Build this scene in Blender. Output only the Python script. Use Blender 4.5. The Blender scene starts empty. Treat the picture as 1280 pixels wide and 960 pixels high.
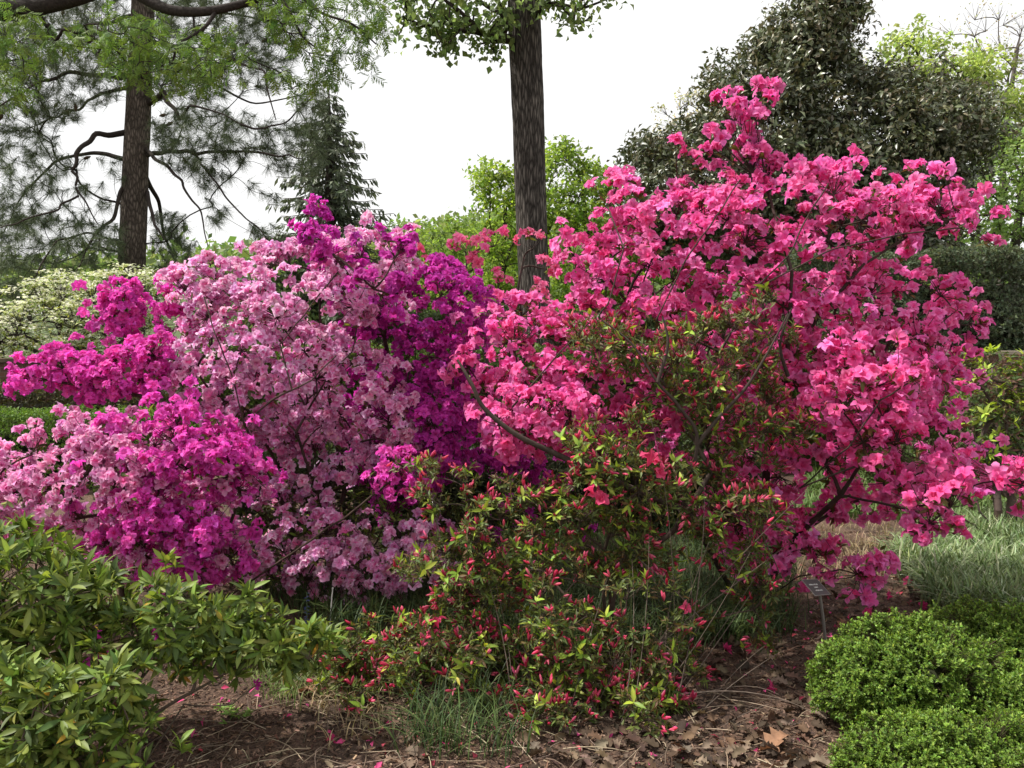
import bpy, math
import numpy as np

# ------------------------------------------------------------------ camera, sky, sun, exposure
sc = bpy.context.scene
col = sc.collection
CAMZ, PITCH, F = 1.5, math.radians(3.04), 1036.0
cd = bpy.data.cameras.new("camera"); cam = bpy.data.objects.new("camera", cd); col.objects.link(cam)
cam.location = (0, 0, CAMZ); cam.rotation_euler = (math.pi/2 - PITCH, 0, 0)
cd.sensor_fit = 'HORIZONTAL'; cd.sensor_width = 36; cd.lens = 36*F/1280
cd.clip_start = 0.05; cd.clip_end = 2000
sc.camera = cam

SUN_EL, SUN_AZ = math.radians(58), math.radians(-84)   # azimuth from +Y, clockwise towards +X
sdir = np.array([math.sin(SUN_AZ)*math.cos(SUN_EL), math.cos(SUN_AZ)*math.cos(SUN_EL), math.sin(SUN_EL)])
w = bpy.data.worlds.new("World"); sc.world = w; w.use_nodes = True
nt = w.node_tree; N = nt.nodes; L = nt.links
bg = N["Background"]
sky = N.new("ShaderNodeTexSky"); sky.sky_type = 'NISHITA'; sky.sun_disc = False
sky.sun_elevation = SUN_EL; sky.sun_rotation = SUN_AZ; sky.dust_density = 4; sky.air_density = 1.2
tc = N.new("ShaderNodeTexCoord"); nz = N.new("ShaderNodeTexNoise"); nz.inputs["Scale"].default_value = 1.6; nz.inputs["Detail"].default_value = 5
cr = N.new("ShaderNodeValToRGB")
cr.color_ramp.elements[0].position = .3; cr.color_ramp.elements[0].color = (8.1, 8.1, 8.15, 1)
cr.color_ramp.elements[1].position = .7; cr.color_ramp.elements[1].color = (9.3, 9.2, 9.0, 1)
mx = N.new("ShaderNodeMix"); mx.data_type = 'RGBA'; mx.inputs[0].default_value = .9
L.new(tc.outputs["Generated"], nz.inputs["Vector"]); L.new(nz.outputs["Fac"], cr.inputs["Fac"])
L.new(sky.outputs[0], mx.inputs[6]); L.new(cr.outputs[0], mx.inputs[7])
L.new(mx.outputs[2], bg.inputs["Color"]); bg.inputs["Strength"].default_value = .1
sl = bpy.data.lights.new("sun", 'SUN'); sl.energy = 5.0; sl.angle = math.radians(2.0); sl.color = (1, .95, .87)
so = bpy.data.objects.new("sun", sl); col.objects.link(so)
so.rotation_euler = (math.pi/2 - SUN_EL, 0, -SUN_AZ + math.pi)
so.location = (-20, -10, 40)
vs = sc.view_settings; sc.display_settings.display_device = 'sRGB'
vs.view_transform = 'Standard'; vs.look = 'None'; vs.exposure = 0.42; vs.gamma = 1; vs.use_curve_mapping = False
cy = sc.cycles; cy.max_bounces = 7; cy.diffuse_bounces = 4; cy.glossy_bounces = 2; cy.transmission_bounces = 4
cy.transparent_max_bounces = 4; cy.caustics_reflective = False; cy.caustics_refractive = False
cy.use_denoising = True; cy.sample_clamp_indirect = 4

# ------------------------------------------------------------------ helpers
rng = np.random.default_rng(11)
U = rng.uniform; G = rng.normal
def nrm(a): return a/np.maximum(np.linalg.norm(a, axis=-1, keepdims=True), 1e-9)
def P(px, py, Y):
    """photo pixel (1280x960) at world depth Y -> world point"""
    px = np.asarray(px, float); py = np.asarray(py, float); Y = np.asarray(Y, float)
    rx = (px-640)/F; rz = -(py-480)/F
    c, s = math.cos(PITCH), math.sin(PITCH)
    fy = c + rz*s; fz = -s + rz*c
    return np.stack(np.broadcast_arrays(rx/fy*Y, Y, CAMZ + fz/fy*Y), -1)
def scr(p):
    p = np.asarray(p); c, s = math.cos(PITCH), math.sin(PITCH)
    y = p[..., 1]; z = p[..., 2]-CAMZ
    d = y*c - z*s; u = y*s + z*c
    return 640+F*p[..., 0]/d, 480-F*u/d

_rt = np.random.default_rng(5).random(4096)
def vnoise(p):
    p = np.asarray(p, float); i = np.floor(p).astype(np.int64); f = p-i; f = f*f*(3-2*f); r = 0
    for dx in (0, 1):
        for dy in (0, 1):
            for dz in (0, 1):
                h = ((i[..., 0]+dx)*73856093 ^ (i[..., 1]+dy)*19349663 ^ (i[..., 2]+dz)*83492791) & 4095
                wt = np.where(dx, f[..., 0], 1-f[..., 0])*np.where(dy, f[..., 1], 1-f[..., 1])*np.where(dz, f[..., 2], 1-f[..., 2])
                r = r + wt*_rt[h]
    return r
def fbm(p, o=4):
    r, a, t = 0, 1., 0
    for k in range(o): r = r + a*vnoise(p*2**k+k*17.3); t += a; a *= .5
    return r/t

class Geo:
    def __init__(s): s.V = []; s.C = []; s.F = {3: [], 4: []}; s.n = 0
    def add(s, V, F, C):
        V = np.asarray(V, float).reshape(-1, 3); F = np.asarray(F)
        C = np.broadcast_to(np.asarray(C, float), V.shape)
        s.V.append(V); s.C.append(C); s.F[F.shape[-1]].append(F.reshape(-1, F.shape[-1])+s.n); s.n += len(V)
    def inst(s, proto, M, T, tint):
        """proto (V,F,C); M (n,3,3) columns; T (n,3); tint (n,3) multiplied into C"""
        V, F, C = proto; n = len(T)
        if not n: return
        W = np.einsum('nij,vj->nvi', M, V) + T[:, None]
        FF = F[None]+(np.arange(n)*len(V))[:, None, None]
        s.add(W.reshape(-1, 3), FF.reshape(-1, F.shape[1]), (C[None]*tint[:, None]).reshape(-1, 3))
    def build(s, name, mat, parent=None, smooth=True):
        me = bpy.data.meshes.new(name)
        V = np.concatenate(s.V); C = np.concatenate(s.C)
        me.vertices.add(len(V)); me.vertices.foreach_set("co", V.astype(np.float32).ravel())
        f3 = np.concatenate(s.F[3]) if s.F[3] else np.zeros((0, 3), int)
        f4 = np.concatenate(s.F[4]) if s.F[4] else np.zeros((0, 4), int)
        loops = np.concatenate([f3.ravel(), f4.ravel()]); tot = np.concatenate([np.full(len(f3), 3), np.full(len(f4), 4)])
        me.loops.add(len(loops)); me.loops.foreach_set("vertex_index", loops.astype(np.int32))
        me.polygons.add(len(tot))
        st = np.concatenate([[0], np.cumsum(tot)[:-1]])
        me.polygons.foreach_set("loop_start", st.astype(np.int32)); me.polygons.foreach_set("loop_total", tot.astype(np.int32))
        me.polygons.foreach_set("use_smooth", np.full(len(tot), smooth))
        at = me.attributes.new("Col", 'FLOAT_COLOR', 'POINT')
        at.data.foreach_set("color", np.concatenate([C, np.ones((len(C), 1))], 1).astype(np.float32).ravel())
        me.update(calc_edges=True); me.validate()
        me.materials.append(mat)
        o = bpy.data.objects.new(name, me); col.objects.link(o)
        if parent: o.parent = parent
        return o

def tag(o, label=None, cat=None, group=None, kind=None):
    for k, v in (("label", label), ("category", cat), ("group", group), ("kind", kind)):
        if v: o[k] = v
    return o
def thing(name, loc, label, cat, group=None):
    o = bpy.data.objects.new(name, None); o.empty_display_size = .1; col.objects.link(o); o.location = loc
    return tag(o, label, cat, group)
class Thing:
    """an Empty at the base; parts given in world coordinates are moved under it"""
    def __init__(s, name, loc, label, cat, group=None):
        s.loc = np.array(loc, float); s.root = thing(name, loc, label, cat, group)
    def part(s, g, name, mat, smooth=True, kind=None, parent=None, label=None):
        g.V = [v-s.loc for v in g.V]
        o = g.build(name, mat, parent or s.root, smooth)
        if kind: o["kind"] = kind
        if label: o["label"] = label
        return o

# ---- materials
def principled(name):
    m = bpy.data.materials.new(name); m.use_nodes = True
    n = m.node_tree.nodes; return m, n, m.node_tree.links, n["Principled BSDF"], n["Material Output"]
def leafmat(name, trans=.35, rough=.45, spec=.4, tmul=(1.2, 1.2, .8), nscale=0, var=0.0, bump=0):
    m, n, l, b, out = principled(name)
    at = n.new("ShaderNodeAttribute"); at.attribute_name = "Col"
    src = at.outputs["Color"]
    if var:
        tx = n.new("ShaderNodeTexNoise"); tx.inputs["Scale"].default_value = nscale; tx.inputs["Detail"].default_value = 4
        g = n.new("ShaderNodeNewGeometry"); l.new(g.outputs["Position"], tx.inputs["Vector"])
        mr = n.new("ShaderNodeMapRange"); mr.inputs[1].default_value = .3; mr.inputs[2].default_value = .7
        mr.inputs[3].default_value = 1-var; mr.inputs[4].default_value = 1+var; l.new(tx.outputs[0], mr.inputs[0])
        mm = n.new("ShaderNodeMix"); mm.data_type = 'RGBA'; mm.blend_type = 'MULTIPLY'; mm.inputs[0].default_value = 1
        l.new(src, mm.inputs[6]); l.new(mr.outputs[0], mm.inputs[7]); src = mm.outputs[2]
        if bump:
            bp = n.new("ShaderNodeBump"); bp.inputs["Strength"].default_value = bump; bp.inputs["Distance"].default_value = .01
            l.new(tx.outputs[0], bp.inputs["Height"]); l.new(bp.outputs[0], b.inputs["Normal"])
    l.new(src, b.inputs["Base Color"])
    b.inputs["Roughness"].default_value = rough; b.inputs["Specular IOR Level"].default_value = spec
    if trans:
        t = n.new("ShaderNodeBsdfTranslucent"); tm = n.new("ShaderNodeMix"); tm.data_type = 'RGBA'; tm.blend_type = 'MULTIPLY'
        tm.inputs[0].default_value = 1; l.new(src, tm.inputs[6]); tm.inputs[7].default_value = (*tmul, 1)
        l.new(tm.outputs[2], t.inputs["Color"])
        ms = n.new("ShaderNodeMixShader"); ms.inputs[0].default_value = trans
        l.new(b.outputs[0], ms.inputs[1]); l.new(t.outputs[0], ms.inputs[2]); l.new(ms.outputs[0], out.inputs["Surface"])
    return m
M_leaf = leafmat("leaf", .32, .5, .3, (1.25, 1.2, .6))
M_tree = leafmat("tree_leaf", .4, .55, .3)
M_lime = leafmat("lime_leaf", .55, .55, .3)
M_gloss = leafmat("glossy_leaf", .15, .36, .5)
M_petal = leafmat("petal", .5, .6, .2, (1.0, 1.0, 1.0))
M_needle = leafmat("needle", .2, .5, .3)
M_bark = leafmat("bark", 0, .9, .15, nscale=60, var=.35, bump=.5)
M_twig = leafmat("twig", 0, .85, .2, nscale=40, var=.25)
M_dry = leafmat("dry_leaf", .15, .8, .2, (1.2, .9, .6), nscale=50, var=.25)
M_grass = leafmat("grass_blade", .25, .55, .22)

def barkmat(name, c0, c1, sz, vs_):
    m, n, l, b, out = principled(name)
    tcn = n.new("ShaderNodeTexCoord"); mp = n.new("ShaderNodeMapping"); mp.inputs["Scale"].default_value = (sz, sz, sz*vs_)
    l.new(tcn.outputs["Object"], mp.inputs[0])
    vo = n.new("ShaderNodeTexVoronoi"); vo.feature = 'DISTANCE_TO_EDGE'; vo.inputs["Scale"].default_value = 1
    no = n.new("ShaderNodeTexNoise"); no.inputs["Scale"].default_value = .8; no.inputs["Detail"].default_value = 8; no.inputs["Roughness"].default_value = .7
    mx_ = n.new("ShaderNodeVectorMath"); mx_.operation = 'ADD'; l.new(mp.outputs[0], mx_.inputs[0])
    l.new(no.outputs["Color"], mx_.inputs[1]); l.new(mp.outputs[0], no.inputs[0]); l.new(mx_.outputs[0], vo.inputs[0])
    r = n.new("ShaderNodeValToRGB"); r.color_ramp.elements[0].position = 0.02; r.color_ramp.elements[1].position = .4
    r.color_ramp.elements[0].color = (*c0, 1); r.color_ramp.elements[1].color = (*c1, 1)
    l.new(vo.outputs["Distance"], r.inputs[0])
    big = n.new("ShaderNodeTexNoise"); big.inputs["Scale"].default_value = 2.5; big.inputs["Detail"].default_value = 5; l.new(tcn.outputs["Object"], big.inputs[0])
    mr = n.new("ShaderNodeMapRange"); mr.inputs[1].default_value = .3; mr.inputs[2].default_value = .7; mr.inputs[3].default_value = .7; mr.inputs[4].default_value = 1.3
    l.new(big.outputs[0], mr.inputs[0])
    mm = n.new("ShaderNodeMix"); mm.data_type = 'RGBA'; mm.blend_type = 'MULTIPLY'; mm.inputs[0].default_value = 1
    l.new(r.outputs[0], mm.inputs[6]); l.new(mr.outputs[0], mm.inputs[7]); l.new(mm.outputs[2], b.inputs["Base Color"])
    b.inputs["Roughness"].default_value = .9; b.inputs["Specular IOR Level"].default_value = .15
    bp = n.new("ShaderNodeBump"); bp.inputs["Strength"].default_value = .9; bp.inputs["Distance"].default_value = .03
    l.new(vo.outputs["Distance"], bp.inputs["Height"]); l.new(bp.outputs[0], b.inputs["Normal"])
    return m
M_oakbark = barkmat("furrowed_bark", (.026, .022, .019), (.17, .15, .132), 30, .14)
M_pinebark = barkmat("pine_bark", (.055, .044, .036), (.23, .19, .16), 24, .3)

# ---- proto shapes (V, F, C)
def flower(seed, centre=(1, 1, 1), edge=(1, 1, 1), blotch=(1, 1, 1), op=1.0):
    r = np.random.default_rng(seed); V = []; Fq = []; C = []
    S = [0, .22, .5, .78, 1.0]; Wd = [.04, .13, .30, .34, .07]; T = [-1, 0, 1]
    centre, edge, blotch = map(np.array, (centre, edge, blotch))
    for k in range(5):
        a = k*2*math.pi/5 + r.normal()*.09; b0 = len(V); up = r.uniform(-.12, .3); curl = r.uniform(.1, 1.1); ln = r.uniform(.85, 1.1); tw = r.normal()*.18
        ca, sa = math.cos(a), math.sin(a)
        for i, s in enumerate(S):
            rad = (.02+.98*s**1.25)*ln*op
            h = -.75+1.05*min(1, s/.5)**.8*.72 + up*max(0, s-.3) - curl*max(0, s-.55)**2*2
            for t in T:
                hw = Wd[i]*(1+r.normal()*.10)*1.05
                x = rad*(1-.13*t*t*(s < .9)*s); y = hw*t + r.normal()*.02; z = h + (.16*t*t if s > .3 else .04*t*t) + tw*t*s*.6 + r.normal()*.045*s
                V.append((x*ca-y*sa, x*sa+y*ca, z))
                c = centre*(1-s)**1.15+edge*(1-(1-s)**1.15)
                if t == 0 and .4 < s < .9: c = c*.94
                if k == 0 and .3 < s < .7 and t == 0: c = blotch
                C.append(c*(1+r.normal()*.05))
        for i in range(4):
            for j in range(2):
                q = b0+i*3+j; Fq.append((q, q+1, q+4, q+3))
    for k in range(5):   # stamens
        a = k*1.257+.5; b0 = len(V); d = np.array((math.cos(a)*.22+.1, math.sin(a)*.22, .5+.15*r.normal()))
        o = np.array((-d[1], d[0], 0))*.05
        V += [(0, 0, -.6), tuple(d+o), tuple(d*1.08), tuple(d-o)]; C += [centre]*2+[centre*.8]*2; Fq.append((b0, b0+1, b0+2, b0+3))
    return np.array(V), np.array(Fq), np.array(C)
def leaf(seg=3, wid=.3, bend=.25, fold=.25, tipc=(1, 1, 1), shape=.9, rib=1.25):
    """unit leaf along +y, normal +z"""
    V = []; Fq = []; C = []
    for i in range(seg+1):
        s = i/seg; wv = wid*.5*math.sin(math.pi*min(1, (s*.92+.06))**shape) if seg > 1 else 0
        if i == seg: wv = .015
        if i == 0: wv = .03
        zc = -bend*s*s; cc = 1-s+s*np.array(tipc)
        V += [(-wv, s, zc+fold*wv), (0, s, zc), (wv, s, zc+fold*wv)]; C += [cc, cc*rib, cc]
        if i:
            b = (i-1)*3; Fq += [(b, b+1, b+4, b+3), (b+1, b+2, b+5, b+4)]
    return np.array(V), np.array(Fq), np.array(C)
def diamond(wid=.45, bend=.15, fold=.15):
    V = np.array([(0, 0, 0), (wid/2, .5, fold*wid), (0, 1, -bend), (-wid/2, .5, fold*wid), (0, .5, 0)], float)
    return V, np.array([(0, 1, 4), (4, 1, 2), (0, 4, 3), (4, 2, 3)]), np.ones((5, 3))
def card(wid=.5, bend=.15):   # a single bent leaf face, for distant crowns
    return np.array([(0, 0, 0), (wid/2, .55, .06), (0, 1, -bend), (-wid/2, .55, -.03)], float), np.array([(0, 1, 2, 3)]), np.ones((4, 3))
def bud(c0=(.5, .6, .3), c1=(1, 1, 1)):
    V = []; Fq = []; C = []; R = [.025, .08, .13, .10, .015]; Z = [0, .2, .5, .8, 1]
    c0, c1 = np.array(c0), np.array(c1)
    for i in range(5):
        for k in range(5):
            a = k*2*math.pi/5+i*.25; V.append((R[i]*math.cos(a), Z[i], R[i]*math.sin(a))); s = min(1, Z[i]*2.5); C.append((c0*(1-s)+c1*s)*(1+.15*math.cos(k*2.5)))
    for i in range(4):
        for k in range(5): Fq.append((i*5+k, i*5+(k+1) % 5, i*5+5+(k+1) % 5, i*5+5+k))
    return np.array(V), np.array(Fq), np.array(C)

def basis(d, n, s):
    """columns side, d, normal scaled by s; n is a hint for the normal"""
    d = nrm(d); n = n-(n*d).sum(-1, keepdims=True)*d; n = nrm(n+1e-6); x = np.cross(d, n)
    return np.stack([x, d, n], -1)*np.asarray(s)[:, None, None]
def zbasis(n, s):
    n = nrm(n); h = G(size=n.shape); x = nrm(h-(h*n).sum(-1, keepdims=True)*n); y = np.cross(n, x)
    return np.stack([x, y, n], -1)*np.asarray(s)[:, None, None]
def tints(base, n, v=.12, hue=.06):
    base = np.array(base, float)
    if base.ndim == 2: base = base[rng.integers(0, len(base), n)]
    return np.clip(base*(1+G(size=(n, 1))*v)*(1+G(size=(n, 3))*hue), .003, .95)

def whorls(g, proto, pos, ax, k, length, base, spread=(35, 85), v=.15, back=0.0, hue=.07):
    """k leaves round every tip"""
    n = len(pos)
    if not n: return
    p = np.repeat(pos, k, 0); a = np.repeat(nrm(ax), k, 0)
    h = G(size=a.shape); rad = nrm(h-(h*a).sum(-1, keepdims=True)*a)
    th = np.radians(U(*spread, size=(len(p), 1)))
    d = a*np.cos(th)+rad*np.sin(th)
    L_ = length*U(.5, 1.2, len(p))
    if back: p = p-a*U(0, back, (len(p), 1))
    g.inst(proto, basis(d, a*1.0+G(size=a.shape)*.25, L_), p, tints(base, len(p), v, hue))

def frusta(g, A, B, ra, rb, c, sides=5):
    A = np.asarray(A, float); B = np.asarray(B, float); n = len(A)
    if not n: return
    d = nrm(B-A); h = np.where(np.abs(d[:, 2:3]) > .9, np.array([[1., 0, 0]]), np.array([[0, 0, 1.]]))
    x = nrm(np.cross(d, h)); y = np.cross(d, x)
    an = np.arange(sides)*2*math.pi/sides; ring = x[:, None]*np.cos(an)[None, :, None]+y[:, None]*np.sin(an)[None, :, None]
    ra = np.broadcast_to(ra, n); rb = np.broadcast_to(rb, n)
    V = np.concatenate([A[:, None]+ring*ra[:, None, None], B[:, None]+ring*rb[:, None, None]], 1)
    f = np.array([(k, (k+1) % sides, sides+(k+1) % sides, sides+k) for k in range(sides)])
    FF = f[None]+(np.arange(n)*2*sides)[:, None, None]
    c = np.asarray(c, float); cc = np.broadcast_to(c, (n, 3)) if c.ndim == 1 else c
    g.add(V.reshape(-1, 3), FF.reshape(-1, 4), np.repeat(cc, 2*sides, 0))
def curves(g, A, Cc, B, ra, rb, c, seg=4, sides=4):
    """quadratic curves A -> B with control Cc"""
    t = np.linspace(0, 1, seg+1)
    for i in range(seg):
        q = lambda s: A*(1-s)**2+2*Cc*s*(1-s)+B*s*s
        a_, b_ = q(t[i]), q(t[i+1]); b_ = b_+nrm(b_-a_)*(np.broadcast_to(ra, len(A))*.55)[:, None]
        frusta(g, a_, b_, ra+(rb-ra)*t[i], ra+(rb-ra)*t[i+1], c, sides)
def tube(g, pts, rad, c, sides=10, sub=6):
    """one smooth lofted tube through pts"""
    pts = np.asarray(pts, float); rad = np.asarray(rad, float)
    n = len(pts); t = np.linspace(0, n-1, (n-1)*sub+1); i = np.clip(np.floor(t).astype(int), 0, n-2); f = (t-i)[:, None]
    p0 = pts[np.clip(i-1, 0, n-1)]; p1 = pts[i]; p2 = pts[i+1]; p3 = pts[np.clip(i+2, 0, n-1)]
    Q = .5*((2*p1)+(p2-p0)*f+(2*p0-5*p1+4*p2-p3)*f**2+(3*p1-p0-3*p2+p3)*f**3)
    R = np.interp(t, np.arange(n), rad)
    d = nrm(np.gradient(Q, axis=0)); h = np.array([0, 0, 1.]) if abs(d[:, 2].mean()) < .8 else np.array([1., 0, 0])
    x = nrm(np.cross(d, h)); y = np.cross(d, x); an = np.arange(sides)*2*math.pi/sides
    V = Q[:, None]+(x[:, None]*np.cos(an)[None, :, None]+y[:, None]*np.sin(an)[None, :, None])*R[:, None, None]
    m = len(Q); f = np.array([(a*sides+k, a*sides+(k+1) % sides, (a+1)*sides+(k+1) % sides, (a+1)*sides+k) for a in range(m-1) for k in range(sides)])
    g.add(V.reshape(-1, 3), f, c)
    return Q, R

# ---- sampling a crown: a photo outline at its depth, swollen into a real volume
def inside(poly, x, y):
    r = np.zeros(len(x), bool); j = len(poly)-1
    for i in range(len(poly)):
        xi, yi = poly[i]; xj, yj = poly[j]
        c = ((yi > y) != (yj > y)) & (x < (xj-xi)*(y-yi)/((yj-yi) if yj != yi else 1e-9)+xi); r ^= c; j = i
    return r
def edged(poly, x, y):
    best = np.full(len(x), 1e9); nx = np.zeros(len(x)); ny = np.zeros(len(x)); j = len(poly)-1
    for i in range(len(poly)):
        a = np.array(poly[j], float); b = np.array(poly[i], float); ab = b-a
        t = np.clip(((x-a[0])*ab[0]+(y-a[1])*ab[1])/max(ab@ab, 1e-9), 0, 1)
        dx = x-(a[0]+t*ab[0]); dy = y-(a[1]+t*ab[1]); d = np.hypot(dx, dy); m = d < best
        best[m] = d[m]; nx[m] = -dx[m]/np.maximum(d[m], 1e-6); ny[m] = -dy[m]/np.maximum(d[m], 1e-6); j = i
    return best, nx, ny
def sample(poly, D, T, n, mind=0., front=.55, R=None, slope=(0, 0), jit=.0):
    """n points + outward normals. T = half depth, R = metres from the edge to full thickness"""
    poly = [tuple(p) for p in poly]; xs = [p[0] for p in poly]; ys = [p[1] for p in poly]; R = R or T
    m = n*8+60; x = U(min(xs), max(xs), m*3); y = U(min(ys), max(ys), m*3); k = inside(poly, x, y); x = x[k][:m]; y = y[k][:m]
    d, nx, ny = edged(poly, x, y); s = np.clip(d*D/F/R, 0, 1); th = T*np.sqrt(1-(1-s)**2)
    f = np.where(U(size=len(x)) < front, -U(.75, 1.0, len(x)), U(-.8, 1, len(x)))
    Y = D+th*f+slope[0]*(x-sum(xs)/len(xs))/F*D+slope[1]*(y-sum(ys)/len(ys))/F*D
    p = P(x, y, Y); nv = np.stack([nx*(1-s)*1.2, f*np.maximum(s, .3), -ny*(1-s)*1.2+.25], -1); nv = nrm(nv)
    if mind:
        keep = []; K = np.zeros((0, 3))
        for i in range(len(p)):
            if len(K) == 0 or ((K-p[i])**2).sum(1).min() > mind*mind:
                keep.append(i); K = p[keep]
                if len(keep) >= n: break
        p, nv = p[keep], nv[keep]
    else: p, nv = p[:n], nv[:n]
    return p, nv

def grow(seeds, tips, wpl=.3, sub=.25):
    """joins the tips to the nearest wood, shortest way back to the base preferred. seeds: polylines, the first starts at the base"""
    pos = []; par = []; pl = []
    for sd in seeds:
        sd = np.asarray(sd, float); prev = -1
        if pos:
            d = np.linalg.norm(np.array(pos)-sd[0], axis=1); j = int(d.argmin()); prev = j if d[j] < .6*max(1, sub*4) else -1
            if prev < 0: prev = -1
        for i, q in enumerate(sd):
            if i:
                a = sd[i-1]; L0 = np.linalg.norm(q-a); k = max(1, int(L0/sub))
            else: a = q; k = 1
            for s in range(1, k+1):
                z = a+(q-a)*s/k; pos.append(z); par.append(prev)
                pl.append(0 if prev < 0 else pl[prev]+np.linalg.norm(z-pos[prev])); prev = len(pos)-1
    ns = len(pos); tips = np.asarray(tips); M_ = len(tips)
    pos = np.array(pos); plv = np.array(pl)
    C = np.linalg.norm(tips[:, None]-pos[None], axis=2)+wpl*plv[None]
    bp = C.argmin(1); bc = C.min(1); done = np.zeros(M_, bool); idx = np.full(M_, -1)
    pos = list(pos); pl = list(plv)
    # order by the pure distance so that near wood grows first
    for _ in range(M_):
        c = np.where(done, 1e9, bc); i = int(c.argmin()); done[i] = True
        par.append(int(bp[i])); pos.append(tips[i]); d = np.linalg.norm(tips[i]-pos[bp[i]]); pl.append(pl[bp[i]]+d); idx[i] = len(pos)-1
        nc = np.linalg.norm(tips-tips[i], axis=1)+wpl*pl[-1]; m = (nc < bc) & ~done; bc[m] = nc[m]; bp[m] = idx[i]
    pos = np.array(pos); par = np.array(par); n = len(pos)
    cnt = np.zeros(n); ch = np.zeros(n)
    for i in range(n): 
        if par[i] >= 0: ch[par[i]] += 1
    cnt[ch == 0] = 1
    order = np.arange(n)[::-1]
    for i in order:
        if par[i] >= 0: cnt[par[i]] += cnt[i]
    return pos, par, cnt, ns
def wood(g, net, rmax, rmin, c, sides=5, bend=.35, expo=.5, seg=4):
    pos, par, cnt, ns = net
    e = np.arange(len(pos))[par >= 0]; p = par[e]
    rad = np.maximum(rmin, rmax*(cnt/cnt.max())**expo)
    gd = np.zeros_like(pos); gd[e] = nrm(pos[e]-pos[p])
    gd[par < 0] = (0, 0, 1)
    A = pos[p]; B = pos[e]; ln = np.linalg.norm(B-A, axis=1, keepdims=True)
    pd = gd[p]; ctrl = (A+B)/2+(pd-gd[e])*ln*bend*.6+G(size=A.shape)*ln*.05
    st = e < ns; ctrl[st] = ((A+B)/2)[st]+G(size=A[st].shape)*ln[st]*.03
    curves(g, A, ctrl, B, np.minimum(rad[p], rad[e]*1.6), rad[e], tints(c, len(e), .12, .03), seg, sides)
    return rad

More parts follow.
